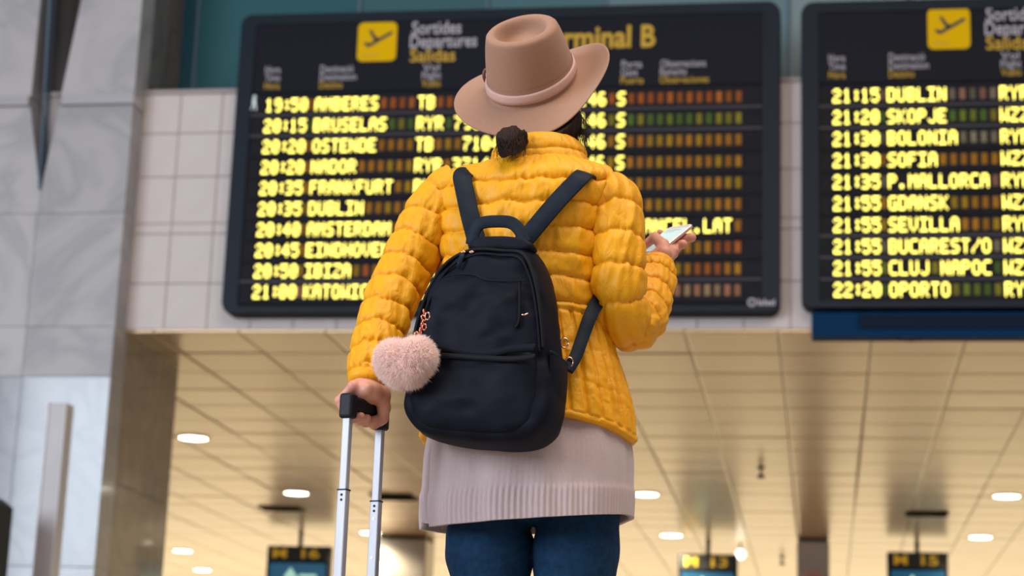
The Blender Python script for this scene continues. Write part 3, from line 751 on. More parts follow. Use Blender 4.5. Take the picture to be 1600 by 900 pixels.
mk('cable_loop', V, Fc, M['black_plastic'], bb)

# ------------------------------------------------------------------ the woman
HEAD = math.radians(11.4)                       # she faces a little to the right of straight ahead
E1 = np.array([math.cos(HEAD), -math.sin(HEAD), 0]); E2 = np.array([math.sin(HEAD), math.cos(HEAD), 0]); EZ = np.array([0, 0, 1.])
VIEW = nrm((ray(830, 450)[0], ray(830, 450)[1], 0)); VR = np.array([VIEW[1], -VIEW[0], 0])
CC, SS = abs(E1 @ VR), abs(E2 @ VR)
def section(py, l, r, bdep, d=0.0):
    pl, pr = W(l, py, d), W(r, py, d); c = (pl + pr) / 2; hw = abs((pr - pl) @ VR) / 2
    a = math.sqrt(max(hw * hw - (bdep * SS) ** 2, 1e-4)) / CC
    return [c[0], c[1], c[2], a, bdep]
foot = W(832, 880, 0); PER = np.array([foot[0], foot[1], 0])
person = root('person', PER, 'woman seen from behind in camel hat, yellow quilted jacket and jeans', 'person')
TORSO = np.array([section(*q) for q in [
    (694, 660, 990, .150), (640, 668, 983, .146), (590, 678, 971, .136), (540, 686, 955, .127), (480, 690, 943, .124), (420, 684, 946, .126),
    (360, 678, 954, .126), (318, 676, 963, .118), (294, 679, 964, .106), (281, 690, 955, .094), (272, 712, 941, .084), (264, 742, 926, .077), (257, 762, 918, .072)]])
def torso_at(z):
    o = np.argsort(TORSO[:, 2])
    return [np.interp(z, TORSO[o, 2], TORSO[o, k]) for k in (0, 1, 3, 4)]
def hit_torso(px, py, off=.012):
    r = ray(px, py)
    for Y in np.arange(3.3, 4.0, .002):
        p = CAM + r * (Y / r[1]); cx, cy, a, b2 = torso_at(min(p[2], TORSO[:, 2].max()))
        dlt = np.array([p[0] - cx, p[1] - cy, 0]); u_, v_ = (dlt @ E1) / (a + off), (dlt @ E2) / (b2 + off)
        if u_ * u_ + v_ * v_ < 1 and p[2] < TORSO[:, 2].max() + off: return p
    return CAM + r * (YW / r[1])
def loft(T, nv, nu, tpos=None):
    t = np.linspace(0, len(T) - 1, nv); S = catmull(T, nv)
    th = np.linspace(0, 2 * np.pi, nu, endpoint=False)
    c = S[:, None, :3]; V = c + S[:, 3][:, None, None] * np.cos(th)[None, :, None] * E1 + S[:, 4][:, None, None] * np.sin(th)[None, :, None] * E2
    return V, th, S
def gnormals(V):
    du = np.roll(V, -1, 1) - np.roll(V, 1, 1); dv = np.gradient(V, axis=0); n = np.cross(du, dv)
    return n / np.maximum(np.linalg.norm(n, axis=2), 1e-9)[..., None]
def puff(t, p=.5): return (1 - np.abs(2 * t - 1) ** (2.0 / p))

def quilted_torso():
    nv, nu = 300, 400
    V, th, S = loft(TORSO, nv, nu)
    Nn = gnormals(V); ctr = S[:, None, :3]
    if np.mean(np.sum(Nn * (V - ctr), -1)) < 0: Nn = -Nn
    z = V[..., 2]; TH = np.broadcast_to(th, z.shape)
    back = np.clip(-np.sin(TH), 0, 1)
    zh = z.min(); k = np.clip(1 - (z - zh) / .16, 0, 1)
    wob = .006 * vnoise(np.stack([np.cos(TH) * 2, np.sin(TH) * 2, z * 9], -1)) + .0035 * vnoise(np.stack([np.cos(TH) * 7, np.sin(TH) * 7, z * 14], -1))
    # horizontal channels on the upper back, upright channels below the waist
    pitch = .0495; q = (z + wob - .045 * .3 * np.sin(TH)) / pitch; tt = q - np.floor(q)
    hor = np.maximum(puff(tt, .50), np.clip((z - W(800, 290)[2]) / .004, 0, 1)); chan = np.floor(q)
    nch = 34; uu = TH / (2 * np.pi) * nch + 1.2 * vnoise(np.stack([TH * 0 + 3, np.cos(TH) * 1.5, z * 8], -1)) * .35; tu = uu - np.floor(uu)
    ver = puff(tu, .45)
    zsw = W(920, 505)[2]; m_ = np.clip((z + wob - zsw) / .008, 0, 1)
    zmid = W(920, 590)[2]; cross = (z + wob * 1.4 - zh) / .085; tc_ = cross - np.floor(cross)
    hemz = .016; hb = np.clip((z - zh) / hemz, 0, 1); hem = puff(hb, .5)
    low = ver * .75 + .25 * puff(tc_, .3)
    seamline = np.clip(np.abs(z + wob - zsw) / .006, 0, 1)
    pf = np.where(m_ > .5, hor, low) * (.35 + .65 * seamline)
    pf = np.where(z - zh < hemz, hem * .9, pf)
    # gathered puckers beside the seams, soft creases across the channels
    puck = vnoise(np.stack([np.cos(TH) * 26, np.sin(TH) * 26, z * 16 + chan * 3.7], -1)) * (1 - .85 * hor)
    crease = vnoise(np.stack([np.cos(TH) * 9 + z * 9, np.sin(TH) * 9 - z * 6, z * 7], -1))
    diag = vnoise(np.stack([np.cos(TH) * 6 + z * 26, np.sin(TH) * 3, z * 16 - np.cos(TH) * 10], -1))
    fine = vnoise(np.stack([np.cos(TH) * 14 + z * 55, np.sin(TH) * 9, z * 34 - np.cos(TH) * 24], -1))
    disp = .0078 * pf - .0022 * np.exp(-((np.minimum(tt, 1 - tt) * pitch) / .0022) ** 2) * m_ * (z < W(800, 290)[2]) - .0035 * np.exp(-((np.minimum(tu, 1 - tu)) / .07) ** 2) * (1 - m_) * (z - zh > hemz) + .0026 * puck * m_ + .0018 * puck * (1 - m_) + .0040 * crease + .0034 * diag * m_ + .0016 * fine - .002
    fade = np.clip((S[:, 2].max() - z) / .02, 0, 1)
    V = V + Nn * (disp * (.3 + .7 * fade))[..., None]
    V[..., 2] += k * (.036 * back ** 1.2)
    # turned-in lower edge
    inner = V[0] + (S[0, :3] - V[0]) * np.array([.12, .12, 0]); inner2 = inner + np.array([0, 0, .06])
    VV = np.concatenate([inner2[None], inner[None], V])
    return VV.reshape(-1, 3), grid_faces(len(VV), nu), np.stack([np.broadcast_to(th / 6.2832, VV.shape[:2]), VV[..., 2]], -1).reshape(-1, 2)
V, Fc, uv = quilted_torso()
jacket = mk('jacket', V, Fc, M['jacket'], person, uv=uv); tag(jacket, 'yellow quilted down jacket')

def sleeve(pts, rad, pitch, phase, seam_ang, seed):
    P = catmull(np.array([W(*q) for q in pts]), 260); R = catmull(np.array(rad)[:, None], 260)[:, 0]
    # even spacing
    s = np.concatenate([[0], np.cumsum(np.linalg.norm(np.diff(P, axis=0), axis=1))]); n = 340; si = np.linspace(0, s[-1], n)
    P = np.stack([np.interp(si, s, P[:, k]) for k in range(3)], 1); R = np.interp(si, s, R)
    for _ in range(6): P[1:-1] = .25 * P[:-2] + .5 * P[1:-1] + .25 * P[2:]
    T, Uu, Bb = frames(P); nu = 120; a = np.linspace(0, 2 * np.pi, nu, endpoint=False)
    A, Sg = np.meshgrid(a, si); L_ = s[-1]
    nz = vnoise(np.stack([np.cos(A) * 1.6 + seed, np.sin(A) * 1.6, Sg * 12], -1)); n2 = vnoise(np.stack([np.cos(A) * 6 + seed, np.sin(A) * 6, Sg * 30], -1))
    q = (Sg + .007 * nz + .003 * n2 + phase) / pitch; tt = q - np.floor(q); pf = puff(tt, .45)
    ang = np.abs(((A - seam_ang - .25 * nz + np.pi) % (2 * np.pi)) - np.pi); seam = np.clip(ang / .10, 0, 1) ** .6
    curv = np.linalg.norm(np.gradient(T, axis=0), axis=1) / np.gradient(si); cv = np.clip(curv / 10, 0, 1)[:, None]
    puck = vnoise(np.stack([np.cos(A) * 14 + seed, np.sin(A) * 14, q * 1.1], -1)) * (1 - pf)
    crs = vnoise(np.stack([np.cos(A) * 4 + Sg * 18 + seed, np.sin(A) * 4 - Sg * 10, Sg * 9], -1))
    cuff = np.clip((L_ - Sg) / .022, 0, 1)
    D = -.0018 * np.exp(-((np.minimum(tt, 1 - tt) * pitch) / .0022) ** 2) * cuff + .0068 * pf * (.45 + .55 * seam) * (.25 + .75 * cuff) + .0026 * puck + .0034 * crs * (1 + .5 * cv) + .0016 * vnoise(np.stack([np.cos(A) * 5 + Sg * 60 + seed, np.sin(A) * 5, Sg * 34 - np.cos(A) * 4], -1)) 
    D = np.where(L_ - Sg < .018, .004 * puff(np.clip((L_ - Sg) / .018, 0, 1)), D)
    RR = R[:, None] + D - .004
    V = P[:, None] + RR[..., None] * (np.cos(A)[..., None] * Uu[:, None] + np.sin(A)[..., None] * Bb[:, None])
    tip = P[-1] + (V[-1] - P[-1]) * .86; tip2 = P[-12] + (V[-1] - P[-1]) * .84
    VV = np.concatenate([V, tip[None], tip2[None]])
    return VV.reshape(-1, 3), grid_faces(len(VV), nu), P, R
V, Fc, LP, LR = sleeve([(722, 296, .0), (690, 318, -.005), (658, 372, -.03), (628, 432, -.065), (602, 492, -.11), (587, 545, -.15), (574, 588, -.19), (571, 603, -.20)],
                       [.050, .055, .053, .051, .049, .045, .037, .031], .056, .01, 2.2, 1.0)
mk('sleeve', V, Fc, M['jacket'], jacket)
V, Fc, RP, RR_ = sleeve([(925, 296, .0), (955, 318, -.02), (966, 370, -.045), (966, 430, -.055), (968, 482, -.04), (984, 507, .01), (1006, 490, .08), (1020, 448, .15), (1029, 413, .20)],
                        [.050, .055, .050, .050, .052, .052, .047, .042, .034], .059, .03, 2.6, 7.0)
mk('sleeve', V, Fc, M['jacket'], jacket)
# stand-up collar
COLL = np.array([section(*q) for q in [(268, 752, 922, .074), (257, 763, 917, .074), (247, 767, 914, .073), (235, 772, 908, .071), (226, 778, 900, .067), (222, 785, 893, .062), (227, 791, 887, .057), (250, 796, 884, .053)]])
nv, nu = 90, 200
V, th, S = loft(COLL, nv, nu); z = V[..., 2]; TH = np.broadcast_to(th, z.shape)
nz = vnoise(np.stack([np.cos(TH) * 3, np.sin(TH) * 3, z * 12], -1)); pk = vnoise(np.stack([np.cos(TH) * 11 + z * 20, np.sin(TH) * 11, z * 22], -1))
q = (z + .004 * nz) / .034; tt = q - np.floor(q)
D = .0045 * puff(tt, .5) + .0016 * pk + .004 * nz; D[60:] *= .2
V = V + ((V - S[:, None, :3]) * np.array([1, 1, 0]) / .08) * D[..., None]
V[..., 2] += .006 * np.clip(np.cos(TH - .3), -1, 1) * np.clip((z - z.min()) / .05, 0, 1)
mk('collar', V.reshape(-1, 3), grid_faces(nv, nu), M['jacket'], jacket)

# ---- sweater
SW = np.array([section(*q) for q in [(826, 657, 987, .158), (800, 656, 988, .159), (760, 659, 989, .158), (715, 664, 988, .152), (670, 674, 978, .142), (620, 690, 962, .128)]])
nv, nu = 220, 720
V, th, S = loft(SW, nv, nu); Nn = gnormals(V)
if np.mean(np.sum(Nn * (V - S[:, None, :3]), -1)) < 0: Nn = -Nn
z = V[..., 2]; TH = np.broadcast_to(th, z.shape); zb_ = S[:, 2].min(); hgt = z - zb_
rib = np.sin(TH * 120); band = 1 / (1 + np.exp((hgt - .058) / .003))
fold = vnoise(np.stack([np.cos(TH) * 3.2, np.sin(TH) * 3.2, z * 3], -1)); f2 = vnoise(np.stack([np.cos(TH) * 7 + z * 4, np.sin(TH) * 7, z * 6], -1))
dth = ((TH - (np.pi + .60) + np.pi) % (2 * np.pi)) - np.pi
groove = np.exp(-(dth / (.022 + .045 * np.clip(1 - hgt / .16, 0, 1))) ** 2) * np.clip(1.15 - hgt / .15, 0, 1)
D = .0011 * rib * (.15 + .85 * band) + .006 * fold + .0035 * f2 - .045 * groove + .003 * band
V = V + Nn * D[..., None]
lin = (np.cos(TH) * .5 + .5); k = np.clip(1 - hgt / .2, 0, 1)
V[..., 2] += k * (.024 * lin - .017 * np.clip(-np.sin(TH), 0, 1) + .012 * np.exp(-((dth + .18) / .16) ** 2) * 1.0 - .010 * np.clip(-np.sin(TH), 0, 1) * 0)
inn = V[0] + (S[0, :3] - V[0]) * np.array([.05, .05, 0]); inn2 = inn + np.array([0, 0, .08])
V = np.concatenate([inn2[None], inn[None], V])
mk('sweater', V.reshape(-1, 3), grid_faces(len(V), nu), M['knit'], person, uv=np.stack([np.broadcast_to(th / 6.2832 * 6, V.shape[:2]), V[..., 2] * 6], -1).reshape(-1, 2))['label'] = 'pale pink knitted sweater with ribbed hem'

# ---- jeans
hipc = W(830, 760, .0); cL, cR = W(764, 862), W(901, 862); kL, kR = W(770, 900) + (0, 0, 0), W(893, 900)
kneeL = np.array([kL[0] + .012, kL[1] + .01, .46]); kneeR = np.array([kR[0] - .012, kR[1] + .01, .46])
ankL = np.array([kneeL[0], kneeL[1] - .02, .10]); ankR = np.array([kneeR[0], kneeR[1] - .02, .10])
def jeans(p):
    d = sd_ell(p, hipc + (0, 0, .066), (.176, .130, .140))
    for c, kn, an in ((cL, kneeL, ankL), (cR, kneeR, ankR)):
        up = c + (kn - c) * -.55 + np.array([0, 0, 0])
        leg = smin(sd_cone(p, up + (0, 0, .02), c, .078, .0775), sd_cone(p, c, kn, .0775, .052), .02)
        leg = smin(leg, sd_cone(p, kn, an, .056, .041), .03)
        d = smin(d, leg, .005)
    w_ = vnoise(p * np.array([22., 22., 40.])) * .0022 + vnoise(p * np.array([9., 9., 30.])) * .0028
    return d + w_
V, Fc = surface(jeans, PER + (-.30, -.22, .06), PER + (.30, .22, 1.04), .0075)
mk('jeans', V, Fc, M['denim'], person)['label'] = 'dark blue slim jeans'
for an in (ankL, ankR):
    def shoe(p, an=an):
        b0 = np.array([an[0], an[1], .045]); d = sd_cone(p, b0 + (0, 0, -.005), b0 + E2 * .15 + (0, 0, -.008), .042, .036)
        d = smin(d, sd_cone(p, b0, an + (0, 0, .06), .043, .046), .03)
        return np.maximum(d, .012 - p[..., 2])
    V, Fc = surface(shoe, (an[0] - .12, an[1] - .12, -.01), (an[0] + .14, an[1] + .24, .22), .008)
    sh = mk('boot', V, Fc, M['shoe'], person)
    def sole(p, an=an):
        b0 = np.array([an[0], an[1], .045]); q = p.copy(); q[..., 2] = .04
        return np.maximum(sd_cone(q, b0, b0 + E2 * .155, .046, .041), np.abs(p[..., 2] - .0065) - .0065)
    V, Fc = surface(sole, (an[0] - .12, an[1] - .12, -.008), (an[0] + .14, an[1] + .26, .03), .006)
    V[:, 2] = np.clip(V[:, 2], 0, 1); mk('sole', V, Fc, M['black_plastic'], sh)

# ---- hat: local frame with axis HA, right HR, front HF
hc = W(831, 126, .03)                                       # middle of the band
vdir = nrm(hc - CAM); rgt = nrm(np.cross(vdir, EZ)); upv = np.cross(rgt, vdir)
roll = math.radians(13); elev = math.radians(27)
u1 = -math.sin(roll) * rgt + math.cos(roll) * upv; HR = math.cos(roll) * rgt + math.sin(roll) * upv
HA = nrm(math.cos(elev) * u1 - math.sin(elev) * vdir); HF = nrm(np.cross(HA, HR))     # HF points away from the camera
yawh = math.radians(32)
HR, HF = HR * math.cos(yawh) - HF * math.sin(yawh), HF * math.cos(yawh) + HR * math.sin(yawh)
HF = np.cross(HA, HR)
def hat_pt(x, y, z): return hc + x[..., None] * HR + y[..., None] * HF + z[..., None] * HA
nu = 160; th = np.linspace(0, 2 * np.pi, nu, endpoint=False)
A_, B_ = .0865, .1035                                        # half width, half length at the band
rows_ = []
def ring(sa, sb, zf, off=(0, 0)):
    x = sa * np.cos(th) + off[0]; y = sb * np.sin(th) + off[1]
    z = zf(x, y) if callable(zf) else np.full(nu, zf)
    rows_.append(np.stack([x, y, z], -1))
def brim_z(s):
    # s 0..1 from crown to edge; sides (th=0, pi) lifted, front and back dipped
    return brim_zt(s, th)
def brim_zt(s, th):
    th = th - yawh
    side = np.cos(th) ** 2
    return -.006 + s * (-.010 - .020 * (1 - side) + .014 * np.cos(th) ** 2 * s) + s * s * (.020 * np.clip(np.cos(th - .15), 0, 1) ** 2 - .010 * np.clip(-np.cos(th + .5), 0, 1) ** 2) + .004 * s * np.sin(3 * th + 1) + .020 * s * s * np.exp(-((th + yawh * 0 + .75 + np.pi) % (2 * np.pi) - np.pi) ** 2 / .32)
BR = .0705
tg = np.linspace(1, 0, 26)
for s in tg:                                                # underside from the crown out is added later; top from edge inward
    x = (A_ + BR * s) * np.cos(th); y = (B_ + BR * s) * np.sin(th); rows_.append(np.stack([x, y, brim_z(s)], -1))
for t in np.linspace(0, 1, 26)[1:]:                         # crown wall
    k = 1 - .165 * t ** 1.25 - .035 * t ** 6
    zt_ = -.006 + .118 * t
    pin = 1 - .05 * t ** 2 * np.clip(np.sin(th), 0, 1) ** 2 * np.abs(np.cos(th)) * 2
    x = A_ * k * np.cos(th) * pin; y = B_ * k * np.sin(th); rows_.append(np.stack([x, y, zt_ + .012 * t * (-np.sin(th)) * .6 + th * 0], -1))
last = rows_[-1].copy()
for r in np.linspace(1, 0, 30)[1:]:                         # rounded shoulder, then teardrop dent
    x = last[:, 0] * r; y = last[:, 1] * r; e = 1 - r
    bump = .0075 * np.sin(np.clip(e / .24, 0, 1) * np.pi * .5) ** .7
    dent = -.034 * (1 / (1 + np.exp(-(e - .37 - .05 * np.sin(th)) / .05))) * (1 - .35 * (y > 0) * np.clip(y / .08, 0, 1))
    z0 = last[:, 2] * r + np.mean(last[:, 2]) * (1 - r)
    rows_.append(np.stack([x, y, z0 + bump + dent + .010 * np.clip(y / .1, -1, 1) * (e > .3) * 0], -1))
G = np.array(rows_)
under = [np.stack([(A_ + BR * s) * np.cos(th), (B_ + BR * s) * np.sin(th), brim_z(s) - .0035], -1) for s in (1.0, .8, .5, .2, 0)]
inner = [np.stack([A_ * .97 * np.cos(th), B_ * .97 * np.sin(th), np.full(nu, .03)], -1)]
lip = [np.stack([(A_ + BR + .0015) * np.cos(th), (B_ + BR + .0015) * np.sin(th), brim_z(1.0) - .0017], -1)]
G = np.concatenate([np.array(inner + under[::-1] + lip), G])
V = hat_pt(G[..., 0], G[..., 1], G[..., 2]).reshape(-1, 3)
hat = mk('hat', V, grid_faces(len(G), nu), M['felt'], person); tag(hat, 'camel felt fedora with a wide wavy brim')
bandr = []
for (o_, z_) in ((.001, .002), (.0035, .003), (.0040, .010), (.0038, .018), (.003, .0215), (.0005, .022)):
    k = 1 - .165 * ((z_ + .006) / .118) ** 1.25
    bandr.append(np.stack([(A_ * k + o_) * np.cos(th), (B_ * k + o_) * np.sin(th), z_ + .0012 * np.sin(2 * th)], -1))
bandr = np.array(bandr)
V = hat_pt(bandr[..., 0], bandr[..., 1], bandr[..., 2]).reshape(-1, 3); band_o = mk('hat_band', V, grid_faces(len(bandr), nu), M['hat_band'], hat)
V, Fc = tube_vf([hat_pt(np.array(-A_ - .004 + .0 * a), np.array(-.022 + .009 * math.cos(a)), np.array(.016 + .013 * math.sin(a))) for a in np.linspace(0, 2 * math.pi, 15)], .0035, 8)
mk('band_knot', V, Fc, M['leather'], band_o)

# ---- body: head, neck, trunk, arms and hands
hd_c = hc - HA * .075 + HF * .012
faceF = nrm(E2 * .93 + EZ * .30 - VR * .12); faceR = nrm(np.cross(faceF, EZ)); faceU = np.cross(faceR, faceF)
neck_b = (W(838, 262) + W(838, 262)) / 2; neck_b = neck_b + E2 * .0
def head_fn(p):
    q = lambda x, y, z: hd_c + faceR * x + faceF * y + faceU * z
    ax = np.array([faceR, faceF, faceU])
    d = sd_ell(p, q(0, -.005, .015), (.073, .092, .085), ax)
    d = smin(d, sd_ell(p, q(0, .03, -.055), (.056, .058, .062), ax), .04)
    d = smin(d, sd_cone(p, q(0, .082, .0), q(0, .108, -.035), .008, .013), .014)
    d = smin(d, sd_ell(p, q(0, .082, -.068), (.022, .012, .008), ax), .008)
    d = smin(d, sd_ell(p, q(0, .075, -.098), (.022, .018, .016), ax), .02)
    d = smin(d, sd_ell(p, q(0, .075, .022), (.05, .02, .012), ax), .02)
    for s in (-1, 1):
        d = -smin(-d, sd_ell(p, q(s * .031, .098, .004), (.016, .014, .010), ax), .01)
        d = smin(d, sd_ell(p, q(s * .030, .078, .002), (.015, .012, .010), ax), .004)
        d = smin(d, sd_ell(p, q(s * .074, -.002, -.015), (.009, .019, .032), ax), .008)
    d = smin(d, sd_cone(p, q(0, -.02, -.05), neck_b + (0, 0, -.03), .050, .054), .03)
    return d
body_V, body_F = [], []
def add_body(V, Fc):
    n = sum(len(v) for v in body_V); body_V.append(V); body_F.append(np.asarray(Fc) + n)
V, Fc = surface(head_fn, hd_c - .17, hd_c + .17, .0045); add_body(V, Fc)
pel = hipc + (0, 0, .08)
def trunk(p):
    d = sd_ell(p, pel, (.13, .085, .10))
    mid = np.array([W(822, 480)[0], YW, W(822, 480)[2]]); ch_ = np.array([W(822, 370)[0], YW, W(822, 370)[2]])
    d = smin(d, sd_ell(p, mid, (.115, .08, .14)), .06); d = smin(d, sd_ell(p, ch_, (.125, .09, .14)), .06)
    d = smin(d, sd_cone(p, ch_ + (0, 0, .08), neck_b + (0, 0, .0), .06, .047), .04)
    d = smin(d, sd_cone(p, LP[10], RP[10], .035, .035), .04)
    for PP in (LP, RP):
        for i, j in ((10, 90), (90, 180), (180, 260), (260, 339)): d = smin(d, sd_cone(p, PP[i], PP[j], .036 - .008 * i / 260, .036 - .008 * j / 260), .02)
    for c, kn, an in ((cL, kneeL, ankL), (cR, kneeR, ankR)):
        d = smin(d, sd_cone(p, c + (0, 0, .1), kn, .062, .040), .02); d = smin(d, sd_cone(p, kn, an, .044, .03), .03)
    return d
lo = np.minimum(np.minimum(LP.min(0), RP.min(0)), PER + (-.25, -.2, .09)) - .06; hi_ = np.maximum(np.maximum(LP.max(0), RP.max(0)), PER + (.25, .2, 1.45)) + .06
lo[2] = .09; V, Fc = surface(trunk, lo, hi_, .013); add_body(V, Fc)

# left hand closed over the suitcase grip
gA = atY(545, 624, 3.435); gB = atY(595, 649, 3.555); gB[2] = gA[2] = .5 * (gA[2] + gB[2])
ga = nrm(gB - gA); gl = nrm(np.cross(EZ, ga)); gc = (gA + gB) / 2; glen = np.linalg.norm(gB - gA)
if gl @ VR > 0: gl = -gl                                    # gl points to the viewer's left
wristL = LP[-1] + (LP[-1] - LP[-20]) / np.linalg.norm(LP[-1] - LP[-20]) * .012
def gp(s, ang, r): return gc + ga * s + gl * (r * math.cos(math.radians(ang))) + EZ * (r * math.sin(math.radians(ang)))
fingL = []
for k, (s, rs) in enumerate(((-.036, .88), (-.013, .97), (.010, 1.0), (.032, .96))):      # little finger nearest the camera
    fr = .0088 * rs
    fingL.append([(gp(s, 78, .034), fr * 1.15), (gp(s, 12, .035), fr * 1.08), (gp(s + .001, -52, .0275), fr * 1.0), (gp(s + .002, -118, .0255), fr * .88)])
thumbL = [(gp(.018, 132, .034), .0145), (gp(.024, 176, .0265), .0120), (gp(.028, 216, .0275), .0102), (gp(.012, 246, .0335), .0090)]
def hand_L(p):
    d = None
    wr = wristL
    for f in fingL:
        c = sd_cone(p, wr * .35 + f[0][0] * .65 + EZ * .000, f[0][0], .0125, f[0][1] * 1.1)
        c = smin(c, sd_cone(p, wr, wr * .35 + f[0][0] * .65, .019, .0125), .012)
        for (a0, r0), (a1, r1) in zip(f[:-1], f[1:]): c = smin(c, sd_cone(p, a0, a1, r0, r1), .004)
        d = c if d is None else smin(d, c, .0035)
    d = smin(d, sd_cone(p, wr, gp(-.006, 128, .032), .021, .0165), .012); d = smin(d, sd_cone(p, gp(-.024, 118, .031), gp(.022, 128, .033), .013, .016), .010)
    t = sd_cone(p, wr, thumbL[0][0], .020, thumbL[0][1])
    for (a0, r0), (a1, r1) in zip(thumbL[:-1], thumbL[1:]): t = smin(t, sd_cone(p, a0, a1, r0, r1), .005)
    d = smin(d, t, .010)
    d = smin(d, sd_cone(p, LP[-60], wr, .027, .0215), .015)
    return d
V, Fc = surface(hand_L, np.minimum(gc - .085, wristL - .07), np.maximum(gc + .085, wristL + .09), .0023); add_body(V, Fc)

# right hand round the phone
pc = W(1037, 377, .285); vz = -nrm(pc - CAM); vx = nrm(np.cross(EZ, vz)); vy = np.cross(vz, vx)
PLg = nrm(.0755 * vx + .062 * vy - .098 * vz); PWd = .036 * vx + .000 * vy + .050 * vz; PWd = nrm(PWd - PLg * (PWd @ PLg)); PNn = np.cross(PWd, PLg)
if PNn @ vz < 0: PNn = -PNn
PL2, PW2, PT = .069, .0335, .0037
def ph(x, y, z): return pc + PWd * x + PLg * y + PNn * z
wristR = RP[-1] + nrm(RP[-1] - RP[-14]) * .014
def pt(px, py, h): return atP(px, py, pc + PNn * h, PNn)
knR = [pt(1054, 380, -.017), pt(1055, 388, -.020), pt(1052, 396, -.022), pt(1046, 402, -.022)]
fingR = []
for k, kn in enumerate(knR):
    lx, ly = (kn - pc) @ PWd, (kn - pc) @ PLg; r = .0088 - .0005 * k
    y1 = ly + (.018, .008, .000, -.004)[k]
    fingR.append([(kn, r * 1.12), (ph(PW2 + .004, y1, -.0165), r * 1.05), (ph(-.006, y1 + .004, -.0150), r), (ph(-PW2 - .006 + .004 * k, y1 + .003, -.0085), r * .9), (ph(-PW2 - .0075 + .003 * k, y1 + .002, .004), r * .80)])
thumbR = [(pt(1038, 396, .006), .0150), (pt(1036, 383, .015), .0128), (pt(1023, 371, .021), .0108), (pt(1007, 384, .0125), .0086)]
def hand_R(p):
    d = None
    for f in fingR:
        c = sd_cone(p, wristR, f[0][0], .0185, f[0][1] * 1.25)
        for (a0, r0), (a1, r1) in zip(f[:-1], f[1:]): c = smin(c, sd_cone(p, a0, a1, r0, r1), .004)
        d = c if d is None else smin(d, c, .0035)
    t = sd_cone(p, wristR, thumbR[0][0], .019, thumbR[0][1])
    for (a0, r0), (a1, r1) in zip(thumbR[:-1], thumbR[1:]): t = smin(t, sd_cone(p, a0, a1, r0, r1), .004)
    d = smin(d, t, .010)
    d = smin(d, sd_cone(p, RP[-60], wristR, .027, .0205), .015)
    # the phone lies in the hand: keep the flesh off its slab
    q = p - pc; bx = np.maximum(np.maximum(np.abs(q @ PWd) - PW2, np.abs(q @ PLg) - PL2), np.abs(q @ PNn) - PT)
    return np.maximum(d, -bx - .0002)
V, Fc = surface(hand_R, np.minimum(pc - .09, wristR - .06), np.maximum(pc + .09, wristR + .05), .0022); add_body(V, Fc)
body = mk('body', np.concatenate(body_V), np.concatenate(body_F), M['skin'], person)
# nails
for (tip, prev, nrmv, rr) in [(thumbR[3][0], thumbR[2][0], PNn, .0082), (thumbL[3][0], thumbL[2][0], -EZ + VR * .5, .008)] + [(f[3][0], f[2][0], nrm(f[3][0] - gc - ga * ((f[3][0] - gc) @ ga)), .0070) for f in fingL]:
    ax = nrm(tip - prev); nn_ = nrm(np.asarray(nrmv) - ax * (np.asarray(nrmv) @ ax)); sd = np.cross(ax, nn_)
    a = np.linspace(0, 2 * np.pi, 14, endpoint=False); c0 = tip + nn_ * rr * .93 + ax * .001
    V = [c0 + sd * .0048 * math.cos(t) + ax * .0062 * math.sin(t) - nn_ * .0018 * math.cos(t) ** 2 for t in a] + [c0 + nn_ * .0007]
    mk('nail', V, [(i, (i + 1) % 14, 14) for i in range(14)], M['hat_band'], body)
for s in (-1, 1):
    c0 = hd_c + faceR * s * .030 + faceF * .0835 + faceU * .003
    bm = bmesh.new(); bmesh.ops.create_uvsphere(bm, u_segments=14, v_segments=9, radius=.0105); V = [np.array(v.co) + c0 for v in bm.verts]; Fc = [[x.index for x in f.verts] for f in bm.faces]; bm.free()
    mk('eye', V, Fc, M['eye'], body)
    mk('eyebrow', *tube_vf([c0 + faceR * x * s + faceF * (.012 - x * x * 12) + faceU * (.020 - x * x * 8) for x in np.linspace(-.018, .02, 6)], .003, 6), M['hair'], body)

# ---- hair: gathered under the hat into a low tail, with loose wisps
bun0, bun1 = W(800, 216, -.080), W(789, 235, -.104)
def hair_fn(p):
    ax = np.array([faceR, faceF, faceU])
    d = sd_ell(p, hd_c - faceF * .020 + faceU * .010, (.084, .094, .092), ax)
    cut = (p - hd_c) @ faceF - .045 - .25 * ((p - hd_c) @ faceU); d = np.maximum(d, cut)
    d = smin(d, sd_ell(p, W(868, 190, -.01), (.052, .055, .055)), .03)
    d = smin(d, sd_ell(p, W(838, 196, -.03), (.055, .045, .040)), .03)
    d = smin(d, sd_cone(p, W(822, 198, -.06), bun0, .028, .027), .02)
    d = smin(d, sd_cone(p, bun0, bun1, .0265, .0135), .02)
    hx_, hy_ = (p - hc) @ HR, (p - hc) @ HF; ha_ = np.arctan2(hy_ / B_, hx_ / A_); rho = np.sqrt((hx_ / A_) ** 2 + (hy_ / B_) ** 2)
    sb = np.clip((rho - 1) * A_ / BR, 0, 1.6)                 # stay under the hat
    hb = np.where(sb > 1.12, -.05, (p - hc) @ HA - np.where(rho < .93, .02, brim_zt(np.minimum(sb, 1), ha_) - .010))
    q = p * np.array([150, 150, 24.])
    return np.maximum(d, hb) + .0030 * vnoise(q)
V, Fc = surface(hair_fn, hd_c - (.17, .27, .19), hd_c + .15, .0045)
hair = mk('hair', V, Fc, M['hair'], person); tag(hair, 'dark brown hair gathered low under the hat')
mb = MB()
def strand(P, r=.0005):
    P = catmull(np.array(P), 9); V, Fc = tube_vf(P, np.linspace(r, r * .4, 9), 3, False); mb.add(V, Fc)
